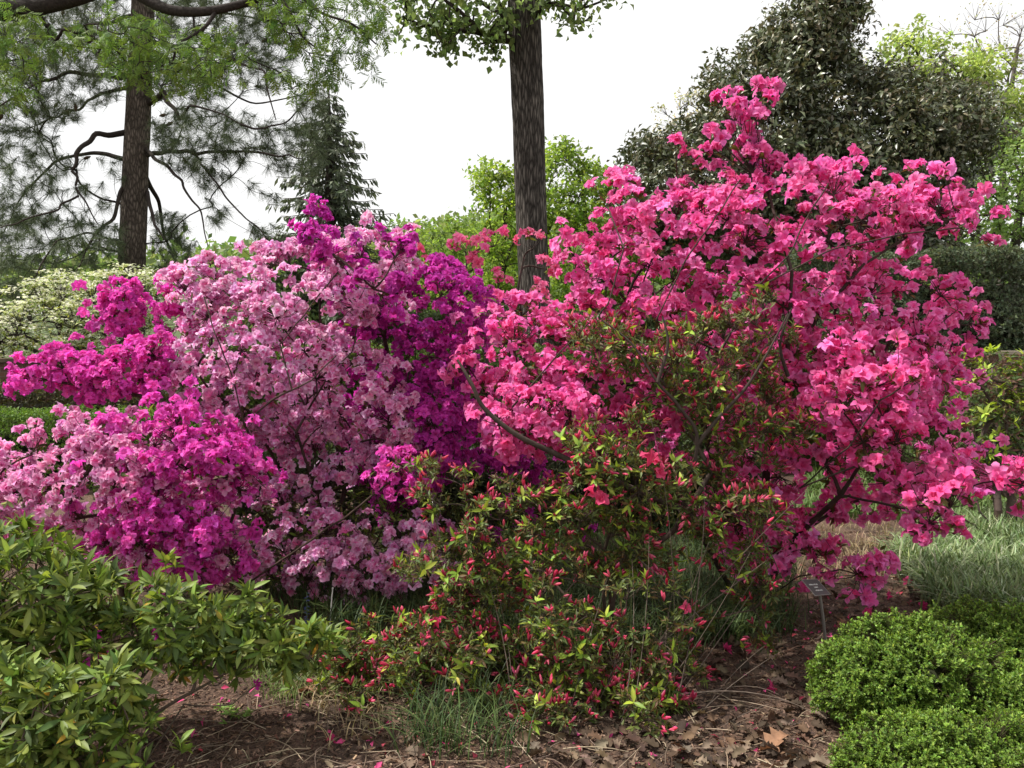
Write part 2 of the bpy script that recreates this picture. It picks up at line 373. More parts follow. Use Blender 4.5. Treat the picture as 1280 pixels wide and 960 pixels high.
FLOWERS = {}
def plant(name, base, label, cat, regions, seeds, stemr=(.02, .004), stemc=(.09, .06, .045), flowers=None, leaves=None, buds=None,
          group=None, pads=(90, .14), clus=14, padr=.13, drop=.35, heroes=100, wpl=.3, twig=.0022, bend=.35, sub=.1, front=.55, extra=None, singles=0, sjit=.045, tips=()):
    """a shrub: stems from the ground, pads of twigs, and on every twig end a truss of blossoms and a whorl of leaves"""
    t = Thing(name, base, label, cat, group)
    PP, NN, FR, SC, SP, SN, SF = [], [], [], [], [], [], []
    for rg in regions:
        poly, D, T = rg[:3]; dens = rg[3] if len(rg) > 3 else 1
        ar = 0.5*abs(sum(poly[i-1][0]*poly[i][1]-poly[i][0]*poly[i-1][1] for i in range(len(poly))))*(D/F)**2
        n = max(2, int(pads[0]*ar*dens)); p, nn = sample(poly, D, T, n, pads[1]/math.sqrt(dens), front, R=T*.9)
        PP.append(p); NN.append(nn); FR.append(np.full(len(p), rg[4] if len(rg) > 4 else 1.)); SC.append(np.full(len(p), rg[5] if len(rg) > 5 else 1.))
        if singles:
            p2, n2 = sample(poly, D, T*1.05, max(2, int(singles*ar*dens)), 0, front, R=T*.9); SP.append(p2); SN.append(n2); SF.append(np.full(len(p2), rg[4] if len(rg) > 4 else 1.))
    PP = np.concatenate(PP); NN = np.concatenate(NN); FR = np.repeat(np.concatenate(FR), clus); SC = np.concatenate(SC)
    PP[:, 2] = np.maximum(PP[:, 2], .05)
    under = PP-NN*padr*.5-np.array([0, 0, padr*.35])
    under[:, 2] = np.maximum(under[:, 2], .04)
    net = grow(seeds, under, wpl, sub)
    g = Geo(); wood(g, net, stemr[0], stemr[1], stemc, bend=bend)
    # clusters: a shallow dome of twig ends over every pad
    n = len(PP); k = clus
    r = np.sqrt(U(size=(n, k)))*padr*U(.6, 1.25, (n, 1))*SC[:, None]; a = U(0, 2*math.pi, (n, k))
    up = nrm(NN*.8+np.array([0, 0, .75])+G(size=NN.shape)*.15)
    h = np.array([1., 0, 0]); x = nrm(np.cross(up, h)+1e-5); y = np.cross(up, x)
    off = x[:, None]*(r*np.cos(a))[..., None]+y[:, None]*(r*np.sin(a))[..., None]
    cp = PP[:, None]+off+up[:, None]*(-drop*(r**2)/padr+G(size=r.shape)*padr*.13)[..., None]
    cax = nrm(up[:, None]*.9+off/padr*.9+G(size=cp.shape)*.25)
    src = np.repeat(under[:, None], k, 1).reshape(-1, 3); cp = cp.reshape(-1, 3); cax = cax.reshape(-1, 3)
    if singles:
        SP = np.concatenate(SP); SP = SP+G(size=SP.shape)*sjit; SN = np.concatenate(SN)
        if len(tips): tp_ = P(*np.array(tips, float).T)+G(size=(len(tips), 3))*.012; SP = np.concatenate([SP, tp_]); SN = np.concatenate([SN, nrm(G(size=tp_.shape)*.5+np.array([0, -.5, .4]))]); SF.append(np.ones(len(tp_)))
        sx = nrm(SN*.7+np.array([0, 0, .7])+G(size=SN.shape)*.3)
        j = ((SP[:, None]-under[None])**2).sum(2).argmin(1); src = np.concatenate([src, under[j]]); cp = np.concatenate([cp, SP]); cax = np.concatenate([cax, sx]); FR = np.concatenate([FR, np.concatenate(SF)])
    cp[:, 2] = np.maximum(cp[:, 2], .03)
    ctrl = (src+cp)/2-cax*padr*.15+G(size=cp.shape)*padr*.1
    curves(g, src, ctrl, cp, twig, twig*.6, tints(stemc, len(cp), .15, .04), 2, 3)
    if extra: extra(g)
    t.part(g, "stems", M_twig)
    if leaves is not None:
        g = Geo()
        for proto, kk, ln, colr, frac, spread, back in leaves:
            m = U(size=len(cp)) < frac+(FR < .5)*.5
            whorls(g, proto, cp[m], cax[m], kk, ln, colr, spread, back=back)
        t.part(g, "foliage", M_leaf)
    if buds is not None:
        g = Geo(); colr, kk, ln, frac = buds
        m = U(size=len(cp)) < frac; whorls(g, bud(), cp[m], cax[m], kk, ln, colr, (5, 45))
        t.part(g, "buds", M_petal, kind="stuff")
    if flowers is not None:
        fam, size, kk, colr, frac = flowers
        m = U(size=len(cp)) < frac*FR; q = cp[m]; ax = cax[m]
        q = np.repeat(q, kk, 0); ax = np.repeat(ax, kk, 0)
        h = nrm(G(size=ax.shape)); d = nrm(ax*.75+h*.75); s = size*U(.68, 1.15, len(q))
        pos = q+d*s[:, None]*.75; M3 = zbasis(d, s)
        u, v = scr(pos); dist = np.linalg.norm(pos-np.array([0, 0, CAMZ]), axis=1)+np.where((u < 5) | (u > 1275) | (v < 5) | (v > 955), 50, 0)
        # the hundred that show largest: the nearest of each small patch of the picture first
        cell = (u//22).astype(int)*1000+(v//22).astype(int); o = np.argsort(dist); _, fi = np.unique(cell[o], return_index=True)
        frontmost = o[np.sort(fi)]; hero = frontmost[:heroes] if heroes else frontmost[:0]
        rest = np.setdiff1d(np.arange(len(pos)), hero)
        protos = FLOWERS[fam]; tn = tints(colr, len(pos), .13, .05)
        g = Geo(); pick = rng.integers(0, len(protos), len(pos))
        for j, pr in enumerate(protos):
            z = rest[pick[rest] == j]; g.inst(pr, M3[z], pos[z], tn[z])
        if len(hero) == 0: t.part(g, "blossoms", M_petal, kind="stuff")
        else:
            t.part(g, "blossoms", M_petal, kind="stuff")
            key = fam+str(colr)
            if key not in FLOWERS:
                FLOWERS[key] = []
                for j in range(6):
                    pr = protos[j % len(protos)]; gg = Geo(); gg.inst(pr, np.eye(3)[None], np.zeros((1, 3)), tints(colr, 1, .1, .05)); ob = gg.build("blossom", M_petal); FLOWERS[key].append(ob.data); bpy.data.objects.remove(ob)
            from mathutils import Matrix
            for z in hero:
                ob = bpy.data.objects.new("blossom", FLOWERS[key][int(rng.integers(0, 6))]); col.objects.link(ob); ob.parent = t.root
                mm = np.eye(4); mm[:3, :3] = M3[z]; mm[:3, 3] = pos[z]-t.loc; ob.matrix_local = Matrix(mm.tolist())
    return t, cp, cax

# ------------------------------------------------------------------ SETTING: ground
def gx(): 
    a = np.arange(-4.5, 4.5, .03); b = 4.5*1.12**np.arange(0, 42); b = b[b < 500]
    return np.concatenate([-b[::-1], a[1:], b])
def gy():
    a = np.arange(1.6, 7, .03); b = 7*1.1**np.arange(0, 46); c = np.array([-30, -10, -4, -1, .5, 1.2]); return np.concatenate([c, a, b[b < 500]])
X, Y = np.meshgrid(gx(), gy()); 
def ground_h(x, y):
    p = np.stack([x, y, np.zeros_like(x)], -1)
    near = np.exp(-np.maximum(0, np.hypot(x, y-4)-4)/3)
    return .05*(fbm(p*.9, 3)-.5)+near*(.035*(fbm(p*9, 3)-.5)+.02*(vnoise(p*38)-.5))
Z = ground_h(X, Y); ny_, nx_ = X.shape; idx = np.arange(nx_*ny_).reshape(ny_, nx_)
FQ = np.stack([idx[:-1, :-1], idx[:-1, 1:], idx[1:, 1:], idx[1:, :-1]], -1).reshape(-1, 4)
m, n, l, b, out = principled("mulch")
g_ = n.new("ShaderNodeNewGeometry"); n1 = n.new("ShaderNodeTexNoise"); n1.inputs["Scale"].default_value = 95; n1.inputs["Detail"].default_value = 6; n1.inputs["Roughness"].default_value = .7
n2 = n.new("ShaderNodeTexNoise"); n2.inputs["Scale"].default_value = 2.2; n2.inputs["Detail"].default_value = 4
l.new(g_.outputs["Position"], n1.inputs[0]); l.new(g_.outputs["Position"], n2.inputs[0])
r1 = n.new("ShaderNodeValToRGB"); e = r1.color_ramp.elements; e[0].position = .32; e[0].color = (.028, .013, .009, 1); e[1].position = .68; e[1].color = (.23, .145, .095, 1)
e2 = e.new(.5); e2.color = (.10, .058, .038, 1)
l.new(n1.outputs[0], r1.inputs[0]); mr = n.new("ShaderNodeMapRange"); mr.inputs[1].default_value = .35; mr.inputs[2].default_value = .65; mr.inputs[3].default_value = .7; mr.inputs[4].default_value = 1.35
l.new(n2.outputs[0], mr.inputs[0]); mm = n.new("ShaderNodeMix"); mm.data_type = 'RGBA'; mm.blend_type = 'MULTIPLY'; mm.inputs[0].default_value = 1
l.new(r1.outputs[0], mm.inputs[6]); l.new(mr.outputs[0], mm.inputs[7]); l.new(mm.outputs[2], b.inputs["Base Color"]); b.inputs["Roughness"].default_value = .95
bp = n.new("ShaderNodeBump"); bp.inputs["Distance"].default_value = .02; bp.inputs["Strength"].default_value = 1; l.new(n1.outputs[0], bp.inputs["Height"]); l.new(bp.outputs[0], b.inputs["Normal"])
g = Geo(); g.add(np.stack([X, Y, Z], -1), FQ, (.1, .05, .03)); tag(g.build("ground", m), kind="structure")

# terrace behind the walls, and the hill
m, n, l, b, out = principled("turf"); n1 = n.new("ShaderNodeTexNoise"); n1.inputs["Scale"].default_value = 3; n1.inputs["Detail"].default_value = 8
g_ = n.new("ShaderNodeNewGeometry"); l.new(g_.outputs["Position"], n1.inputs[0]); r1 = n.new("ShaderNodeValToRGB"); e = r1.color_ramp.elements
e[0].position = .3; e[0].color = (.03, .045, .015, 1); e[1].position = .7; e[1].color = (.09, .13, .035, 1); l.new(n1.outputs[0], r1.inputs[0]); l.new(r1.outputs[0], b.inputs["Base Color"]); b.inputs["Roughness"].default_value = .95
tx = np.linspace(-160, 160, 161); ty = np.concatenate([np.linspace(13.45, 30, 30), np.linspace(31, 260, 80)]); X, Y = np.meshgrid(tx, ty)
Z = 1.12+.25*(fbm(np.stack([X, Y, X*0], -1)*.15, 3)-.5)*np.clip((Y-14)/4, 0, 1)+11*np.clip((Y-30)/60, 0, 1)**1.3*np.exp(-((X-4)/45)**2)
idx = np.arange(X.size).reshape(X.shape); FQ = np.stack([idx[:-1, :-1], idx[:-1, 1:], idx[1:, 1:], idx[1:, :-1]], -1).reshape(-1, 4)
g = Geo(); g.add(np.stack([X, Y, Z], -1), FQ, (.1, .1, .1)); tag(g.build("hill_terrain", m), kind="structure")

# ------------------------------------------------------------------ garden walls
def boxg(g, lo, hi, c):
    lo = np.array(lo); hi = np.array(hi); V = np.array([[(lo, hi)[(i >> k) & 1][k] for k in range(3)] for i in range(8)])
    g.add(V, np.array([(0, 1, 3, 2), (4, 6, 7, 5), (0, 4, 5, 1), (2, 3, 7, 6), (0, 2, 6, 4), (1, 5, 7, 3)]), c)
m, n, l, b, out = principled("brick"); br = n.new("ShaderNodeTexBrick"); br.inputs["Scale"].default_value = 4.2; br.inputs["Color1"].default_value = (.10, .045, .03, 1); br.inputs["Color2"].default_value = (.16, .075, .045, 1); br.inputs["Mortar"].default_value = (.16, .13, .1, 1)
br.inputs["Mortar Size"].default_value = .012; tcn = n.new("ShaderNodeTexCoord"); mp = n.new("ShaderNodeMapping"); mp.inputs["Rotation"].default_value = (math.pi/2, 0, 0)
l.new(tcn.outputs["Object"], mp.inputs[0]); l.new(mp.outputs[0], br.inputs[0]); l.new(br.outputs[0], b.inputs["Base Color"]); b.inputs["Roughness"].default_value = .9
M_brick = m
M_cope = leafmat("coping_stone", 0, .8, .2, nscale=12, var=.25)
t = Thing("garden_wall", (9, 13.2, 0), "low brown brick retaining wall with a pale coping below the dark hedge", "wall")
g = Geo(); boxg(g, (3.8, 13.1, -.1), (40, 13.4, 1.27), (1, 1, 1)); t.part(g, "wall_face", M_brick, False)
g = Geo(); [boxg(g, (3.8+i*1.2, 13.06, 1.272), (3.8+i*1.2+1.19, 13.46, 1.325), np.array((.42, .36, .28))*U(.85, 1.1)) for i in range(30)]; t.part(g, "coping", M_cope, False)
t = Thing("garden_wall", (-9, 11.2, 0), "dark brown retaining wall below the white flowering shrub", "wall")
g = Geo(); boxg(g, (-40, 11.1, -.1), (-3.2, 11.5, 1.2), (1, 1, 1)); t.part(g, "wall_face", M_brick, False)
g = Geo(); [boxg(g, (-40+i*1.2, 11.06, 1.202), (-40+i*1.2+1.19, 11.54, 1.25), np.array((.12, .085, .06))*U(.85, 1.1)) for i in range(30)]; t.part(g, "coping", M_cope, False)

# ------------------------------------------------------------------ background trees
CARD = card(); CARDW = card(.6, .1); DIA = diamond()
def tree(name, base, label, crown, trunk, r0, leafc, leafn, leafl, mat, cat="tree", group=None, pads=(3.5, .6), clus=10, padr=.6, proto=None, barkc=(.06, .048, .04), barkm=None, drop=.3, spread=(20, 120), rmin=.012, front=.5, wpl=.25, seeds=None, sprayc=None, ptrunk=None):
    t = Thing(name, base, label, cat, group)
    g = Geo(); tr = np.asarray(trunk, float); tube(g, tr, np.linspace(r0, r0*.35, len(tr)), barkc, 12, 8); t.part(g, "trunk", barkm or M_bark)
    PP, NN = [], []
    for poly, D, T in crown:
        ar = 0.5*abs(sum(poly[i-1][0]*poly[i][1]-poly[i][0]*poly[i-1][1] for i in range(len(poly))))*(D/F)**2
        p, nn = sample(poly, D, T, max(6, int(pads[0]*ar)), pads[1], front, R=T*.9); PP.append(p); NN.append(nn)
    PP = np.concatenate(PP); NN = np.concatenate(NN); PP[:, 2] = np.maximum(PP[:, 2], .4)
    net = grow([tr]+(seeds or []), PP-NN*padr*.3-np.array([0, 0, padr*.25]), wpl, .4)
    g = Geo(); net2 = net; wood(g, net2, r0*.45, rmin, barkc, 5, seg=3)
    n = len(PP); k = clus; h = nrm(G(size=(n, k, 3)))*(U(size=(n, k, 1))**.5)*padr*U(.7, 1.3, (n, 1, 1)); h[..., 2] *= .55
    cp = (PP[:, None]+h).reshape(-1, 3); cax = nrm(h.reshape(-1, 3)/padr+np.array([0, 0, .4])+np.repeat(NN, k, 0)*.4)
    src = np.repeat(PP-NN*padr*.3-np.array([0, 0, padr*.25]), k, 0)
    curves(g, src, (src+cp)/2, cp, rmin*.7, rmin*.3, barkc, 1, 3); t.part(g, "branches", M_bark)
    g = Geo(); q = np.repeat(cp, leafn, 0)+G(size=(len(cp)*leafn, 3))*padr*.16; ax = np.repeat(cax, leafn, 0)
    h = nrm(G(size=ax.shape)); th = np.radians(U(*spread, size=(len(q), 1))); rad = nrm(h-(h*ax).sum(-1, keepdims=True)*ax)
    d = ax*np.cos(th)+rad*np.sin(th); d[:, 2] -= drop
    # light and dark clumps: the leaf colour itself varies from branch to branch
    ct = np.repeat(np.repeat(1+G(size=(n, 1))*.16, k, 0), leafn, 0)
    g.inst(proto or CARDW, basis(d, ax+G(size=ax.shape)*.5, leafl*U(.6, 1.25, len(q))), q, np.clip(tints(leafc, len(q), .18, .05)*ct, .004, .9)); t.part(g, "crown", mat)
    return t
def base_at(px, D, z=1.15): q = P(px, 400, D); return (float(q[0]), float(q[1]), z)

def trunk_px(pts, D, z0=1.1):
    q = [P(x, y, D) for x, y in pts]; b = q[0].copy(); b[2] = z0; return np.array([b]+q)

# magnolia, dark and glossy
MAG = [(785, 215), (800, 180), (835, 165), (870, 150), (872, 105), (905, 90), (935, 55), (985, 30), (1010, 0), (1040, -25), (1065, -10), (1058, 35), (1045, 62), (1060, 85), (1105, 85), (1150, 92), (1195, 95), (1235, 125), (1255, 165), (1232, 215), (1195, 250), (1190, 330), (1010, 350), (820, 330)]
tree("magnolia_tree", base_at(1010, 18), "large dark magnolia with glossy olive leaves behind the hot pink azalea", [(MAG, 18, 2.2), ([(940, 60), (1000, 0), (1075, -15), (1060, 60), (1010, 130)], 17.5, .8)],
     trunk_px([(1010, 440), (1012, 330), (1015, 220), (1010, 100), (1030, 10)], 18), .22, [(.09, .108, .05), (.065, .08, .04), (.13, .145, .075), (.14, .125, .07)], 12, .15, M_gloss, pads=(16, .26), clus=11, padr=.5, proto=diamond(.42, .2, .2), drop=.1, rmin=.008)
tree("maple_tree", base_at(1190, 28), "tall yellow green tree rising above the magnolia", [([(1105, 60), (1112, 35), (1145, 28), (1185, 38), (1235, 60), (1262, 95), (1285, 130), (1275, 200), (1225, 210), (1150, 160)], 28, 1.8)],
     trunk_px([(1200, 400), (1195, 250), (1190, 150), (1180, 80)], 28), .25, [(.34, .42, .13), (.40, .47, .17), (.28, .37, .11)], 15, .16, M_lime, pads=(4, .5), clus=10, padr=.7, rmin=.01)
tree("maple_tree", base_at(1265, 21), "mid green tree at the right edge below the yellow green one", [([(1190, 260), (1225, 200), (1265, 160), (1320, 150), (1330, 330), (1200, 340)], 21, 1.8)],
     trunk_px([(1270, 420), (1268, 320), (1280, 230)], 21), .2, [(.17, .26, .07), (.22, .32, .09)], 14, .13, M_tree, pads=(6, .45), clus=10, padr=.55, rmin=.01)
tree("budding_tree", base_at(850, 32), "pale beige green tree just coming into leaf left of the magnolia", [([(815, 150), (830, 125), (870, 110), (910, 105), (920, 180), (860, 215), (820, 200)], 32, 1.2), ([(1030, 60), (1080, 60), (1090, 95), (1050, 100)], 32, .8)],
     trunk_px([(860, 420), (865, 300), (868, 200), (875, 140)], 32), .2, [(.4, .36, .2), (.45, .42, .26), (.3, .32, .14)], 5, .12, M_lime, pads=(6, .4), clus=8, padr=.6, rmin=.012)
tree("budding_tree", base_at(1262, 30), "nearly bare tree with thin grey twigs at the right edge", [([(1180, 30), (1215, 5), (1300, 10), (1320, 120), (1300, 200), (1240, 130)], 30, 1.5)],
     trunk_px([(1250, 420), (1252, 250), (1262, 130), (1272, 60)], 30), .16, [(.3, .3, .15), (.35, .27, .15)], 2, .10, M_lime, pads=(3, .5), clus=7, padr=.9, barkc=(.13, .11, .1), rmin=.014)
tree("lime_tree", base_at(628, 22), "fresh lime green tree just left of the tall bare trunk", [([(595, 235), (605, 212), (635, 203), (665, 212), (672, 300), (660, 420), (560, 420), (585, 330), (612, 280)], 22, 1.4)],
     trunk_px([(630, 430), (628, 350), (632, 260)], 22), .14, [(.26, .36, .05), (.32, .42, .08), (.18, .28, .04)], 12, .13, M_lime, pads=(12, .34), clus=9, padr=.45, rmin=.008)
tree("lime_tree", base_at(738, 20), "lime green tree right of the tall bare trunk", [([(670, 190), (700, 182), (735, 195), (760, 215), (800, 235), (815, 330), (790, 440), (680, 440), (675, 300)], 20, 1.5)],
     trunk_px([(735, 430), (738, 340), (728, 240)], 20), .14, [(.22, .32, .045), (.28, .38, .07), (.15, .24, .035)], 12, .12, M_lime, pads=(12, .34), clus=9, padr=.45, rmin=.008)
for (poly, D, lb, cc) in [([(500, 310), (530, 285), (570, 280), (600, 290), (620, 430), (480, 440)], 30, "rounded light green tree on the slope behind the magenta azalea", [(.2, .3, .05), (.25, .36, .07)]),
                          ([(545, 295), (590, 275), (660, 280), (700, 430), (560, 440)], 38, "distant green tree on the slope behind the lime trees", [(.15, .24, .05), (.19, .28, .07)]),
                          ([(440, 330), (470, 300), (510, 285), (545, 300), (560, 440), (430, 440)], 42, "distant pale green tree seen over the pale pink azalea", [(.2, .28, .08), (.3, .34, .12)]),
                          ([(790, 250), (850, 230), (920, 300), (920, 440), (780, 440)], 26, "green tree seen through gaps in the hot pink azalea", [(.12, .2, .04), (.18, .27, .05)]),
                          ([(300, 330), (350, 305), (400, 310), (430, 350), (420, 440), (300, 440)], 30, "dull green tree behind the pine at the foot of the spruce", [(.08, .12, .05), (.12, .16, .06)])]:
    cx = sum(p[0] for p in poly)/len(poly)
    tree("broadleaf_tree", base_at(cx, D), lb, [(poly, D, 2)], trunk_px([(cx, 430), (cx, 350)], D), .2, cc, 9, .2, M_lime, group="trees on the slope", pads=(6, .45), clus=8, padr=.8, rmin=.012)
# far wood on the hill as one mass
g = Geo(); n_ = 52000; x = U(-70, 90, n_); y = U(44, 110, n_); hz = 1+11*np.clip((y-30)/60, 0, 1)**1.3*np.exp(-((x-4)/45)**2)
cl = fbm(np.stack([x, y, y*0], -1)*.22, 2); top = 2.2+3.4*cl
z = hz+top*U(.45, 1.0, n_); d = nrm(G(size=(n_, 3))); g.inst(CARDW, basis(d, G(size=(n_, 3))+np.array([0, 0, 1]), U(.35, .8, n_)), np.stack([x, y, z], -1), tints([(.12, .19, .06), (.16, .24, .07), (.2, .26, .09)], n_, .15, .05)*(.7+.6*cl)[:, None])
tag(g.build("distant_woods", M_lime), "distant green wood covering the low hill on the skyline", "woods", kind="stuff")

# dark hedge on the right terrace
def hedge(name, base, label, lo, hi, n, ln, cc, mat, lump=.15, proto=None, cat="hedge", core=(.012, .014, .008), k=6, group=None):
    t = Thing(name, base, label, cat, group); lo = np.array(lo, float); hi = np.array(hi, float); s = hi-lo
    A = np.array([s[1]*s[2], s[1]*s[2], s[0]*s[2]*1.6, s[0]*s[1]*1.3]); f = rng.choice(4, n, p=A/A.sum()); u = U(size=(n, 3)); nr = np.zeros((n, 3))
    u[f == 0, 0] = 0; u[f == 1, 0] = 1; u[f == 2, 1] = 0; u[f == 3, 2] = 1; nr[f == 0, 0] = -1; nr[f == 1, 0] = 1; nr[f == 2, 1] = -1; nr[f == 3, 2] = 1
    p = lo+u*s; dd = (fbm(p*2.2/max(lump*4, .3), 3)-.55)*lump*2.2; p = p+nr*dd[:, None]-nr*U(0, 1, (n, 1))**2*min(.3, s[1]*.3); ax = nrm(nr+G(size=nr.shape)*.5+np.array([0, 0, .4]))
    g = Geo(); frusta(g, p-ax*ln*2.5, p, ln*.05, ln*.03, (.06, .05, .03), 3)
    xs = np.arange(lo[0]+.2, hi[0], .5); q = np.stack([xs, np.full(len(xs), (lo[1]+hi[1])/2), np.full(len(xs), lo[2])], -1); frusta(g, q, q+np.array([0, 0, s[2]*.8]), .03, .015, (.06, .045, .03), 5)
    t.part(g, "stems", M_twig); g = Geo()
    in_ = s*.2+np.array([.15, .1, .1]); in_[2] = s[2]*.3; boxg(g, lo+in_*np.array([1, 1, 0])+np.array([0, 0, .01]), hi-in_, core); o = t.part(g, "shade_core", M_twig)  # solid core in place of inner twigs, near black for the shade within
    g = Geo(); whorls(g, proto or DIA, p, ax, k, ln, cc, (20, 95), back=ln*1.2); t.part(g, "foliage", mat); return t
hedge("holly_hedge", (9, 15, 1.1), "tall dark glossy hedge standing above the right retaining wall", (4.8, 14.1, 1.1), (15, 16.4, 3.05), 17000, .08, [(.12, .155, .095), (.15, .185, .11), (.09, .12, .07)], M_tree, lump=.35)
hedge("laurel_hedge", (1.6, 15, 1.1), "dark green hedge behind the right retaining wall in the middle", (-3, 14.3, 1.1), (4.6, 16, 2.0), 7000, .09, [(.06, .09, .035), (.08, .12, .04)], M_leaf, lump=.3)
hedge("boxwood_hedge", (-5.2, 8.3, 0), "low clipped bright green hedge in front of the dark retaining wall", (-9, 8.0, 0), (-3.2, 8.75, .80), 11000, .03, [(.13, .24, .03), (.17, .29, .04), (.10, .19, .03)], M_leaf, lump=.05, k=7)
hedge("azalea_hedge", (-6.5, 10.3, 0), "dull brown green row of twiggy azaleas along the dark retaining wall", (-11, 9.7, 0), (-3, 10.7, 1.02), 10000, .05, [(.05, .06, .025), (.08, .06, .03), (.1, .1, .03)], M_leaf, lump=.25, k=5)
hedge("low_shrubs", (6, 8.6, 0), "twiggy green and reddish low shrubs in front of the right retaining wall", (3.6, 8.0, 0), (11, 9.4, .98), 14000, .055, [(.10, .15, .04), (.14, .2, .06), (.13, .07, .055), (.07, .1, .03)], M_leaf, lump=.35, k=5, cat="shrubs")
hedge("low_evergreen", (0, 6.6, 0), "low evergreen foliage added to darken the gap beneath the magenta and hot pink azaleas", (-2.2, 6.3, 0), (2.0, 6.9, .62), 9000, .05, [(.035, .055, .02), (.05, .075, .025)], M_leaf, lump=.25, k=5, cat="shrub")  # filler foliage; shade of the gap is put into its dark leaf colours
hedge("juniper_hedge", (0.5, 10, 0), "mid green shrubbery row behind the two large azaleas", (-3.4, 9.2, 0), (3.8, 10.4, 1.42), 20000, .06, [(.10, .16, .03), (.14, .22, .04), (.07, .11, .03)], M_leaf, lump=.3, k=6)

# ------------------------------------------------------------------ tall bare trunk in the middle
def big_trunk(t, pts, rad, mat, c, ridge=.05, k=26, sides=120, sub=50, part="trunk"):
    g = Geo(); Q, R = tube(g, pts, rad, c, sides, sub)
    V = g.V[0].reshape(len(Q), sides, 3); rel = V-Q[:, None]; an = np.arange(sides)/sides*2*math.pi
    z = Q[:, 2][:, None]; A, Zz = np.meshgrid(an, Q[:, 2]); pp = np.stack([np.cos(A)*k/6.3, np.sin(A)*k/6.3, Zz*1.3], -1)
    q = 1-np.abs(2*fbm(pp*1.0, 3)-1)*2.2; V = Q[:, None]+rel*(1+ridge*q)[..., None]; g.V[0] = V.reshape(-1, 3)
    return t.part(g, part, mat)
D = 12.
t = Thing("tall_tree", base_at(672, D, 0), "tall tree with one straight dark furrowed trunk between the two azaleas", "tree")
cpts = [(676, 560), (671, 440), (667, 340), (663, 240), (660, 140), (656, 40), (652, -80), (648, -260), (650, -420)]
tp = np.array([P(x, y, D) for x, y in cpts]); tp = np.concatenate([[[tp[0][0], D, -.05]], tp[1:]])
big_trunk(t, tp, [.28, .225, .215, .215, .222, .225, .215, .17, .1], M_oakbark, (.1, .08, .07))
Ds = [(-.3), 0, .3]
def px_line(pts, D0): return np.array([P(x, y, D0+(dz if len(q_) > 0 else 0)) for (x, y, *q_) in pts for dz in [q_[0] if q_ else 0]])
sd1 = px_line([(657, 5), (640, 8, -.1), (626, 12, -.2), (612, 30, -.3), (586, 35, -.4), (570, 14, -.5), (560, -20, -.6)], D)
sd2 = px_line([(652, -60), (690, -50, -.3), (730, -30, -.6), (765, -15, -.8)], D)
sd3 = px_line([(652, -60), (610, -70, -.3), (540, -40, -.6), (480, -10, -.8)], D)
crown = [([(490, -60), (640, -60), (645, 35), (620, 65), (600, 55), (600, 30), (560, 60), (540, 45), (520, 30), (500, 20)], 11.6, .7), ([(665, -50), (790, -50), (775, 15), (745, 10), (730, 45), (712, 40), (700, 5), (680, 15), (666, 10)], 11.4, .7), ([(300, -420), (1000, -420), (900, -90), (400, -90)], 12, 1.8),
         ([(588, 25), (622, 40), (622, 66), (606, 70), (590, 50)], 11.7, .15), ([(535, 30), (560, 40), (572, 60), (545, 62)], 11.6, .15), ([(488, -10), (515, -10), (508, 40), (495, 45)], 11.5, .2)]
PP = []; 
for poly, dd, T in crown:
    ar = 0.5*abs(sum(poly[i-1][0]*poly[i][1]-poly[i][0]*poly[i-1][1] for i in range(len(poly))))*(dd/F)**2
    PP.append(sample(poly, dd, T, max(6, int((50 if poly[0][1] > -200 else 1.0)*ar)), .12, .4)[0])
PP = np.concatenate(PP); net = grow([tp[1:], sd1, sd2, sd3], PP, .3, .2); g = Geo(); wood(g, net, .09, .005, (.05, .042, .035), 5); t.part(g, "branches", M_bark)
g = Geo(); k = 16; q = np.repeat(PP, k, 0)+G(size=(len(PP)*k, 3))*.11; d = nrm(G(size=q.shape)+np.array([0, 0, -.8]))
g.inst(diamond(.75, .2, .2), basis(d, G(size=q.shape)+np.array([0, -.3, .8]), .105*U(.6, 1.2, len(q))), q, tints([(.18, .25, .09), (.22, .30, .11), (.13, .19, .07)], len(q), .15, .05)); t.part(g, "crown", M_lime)

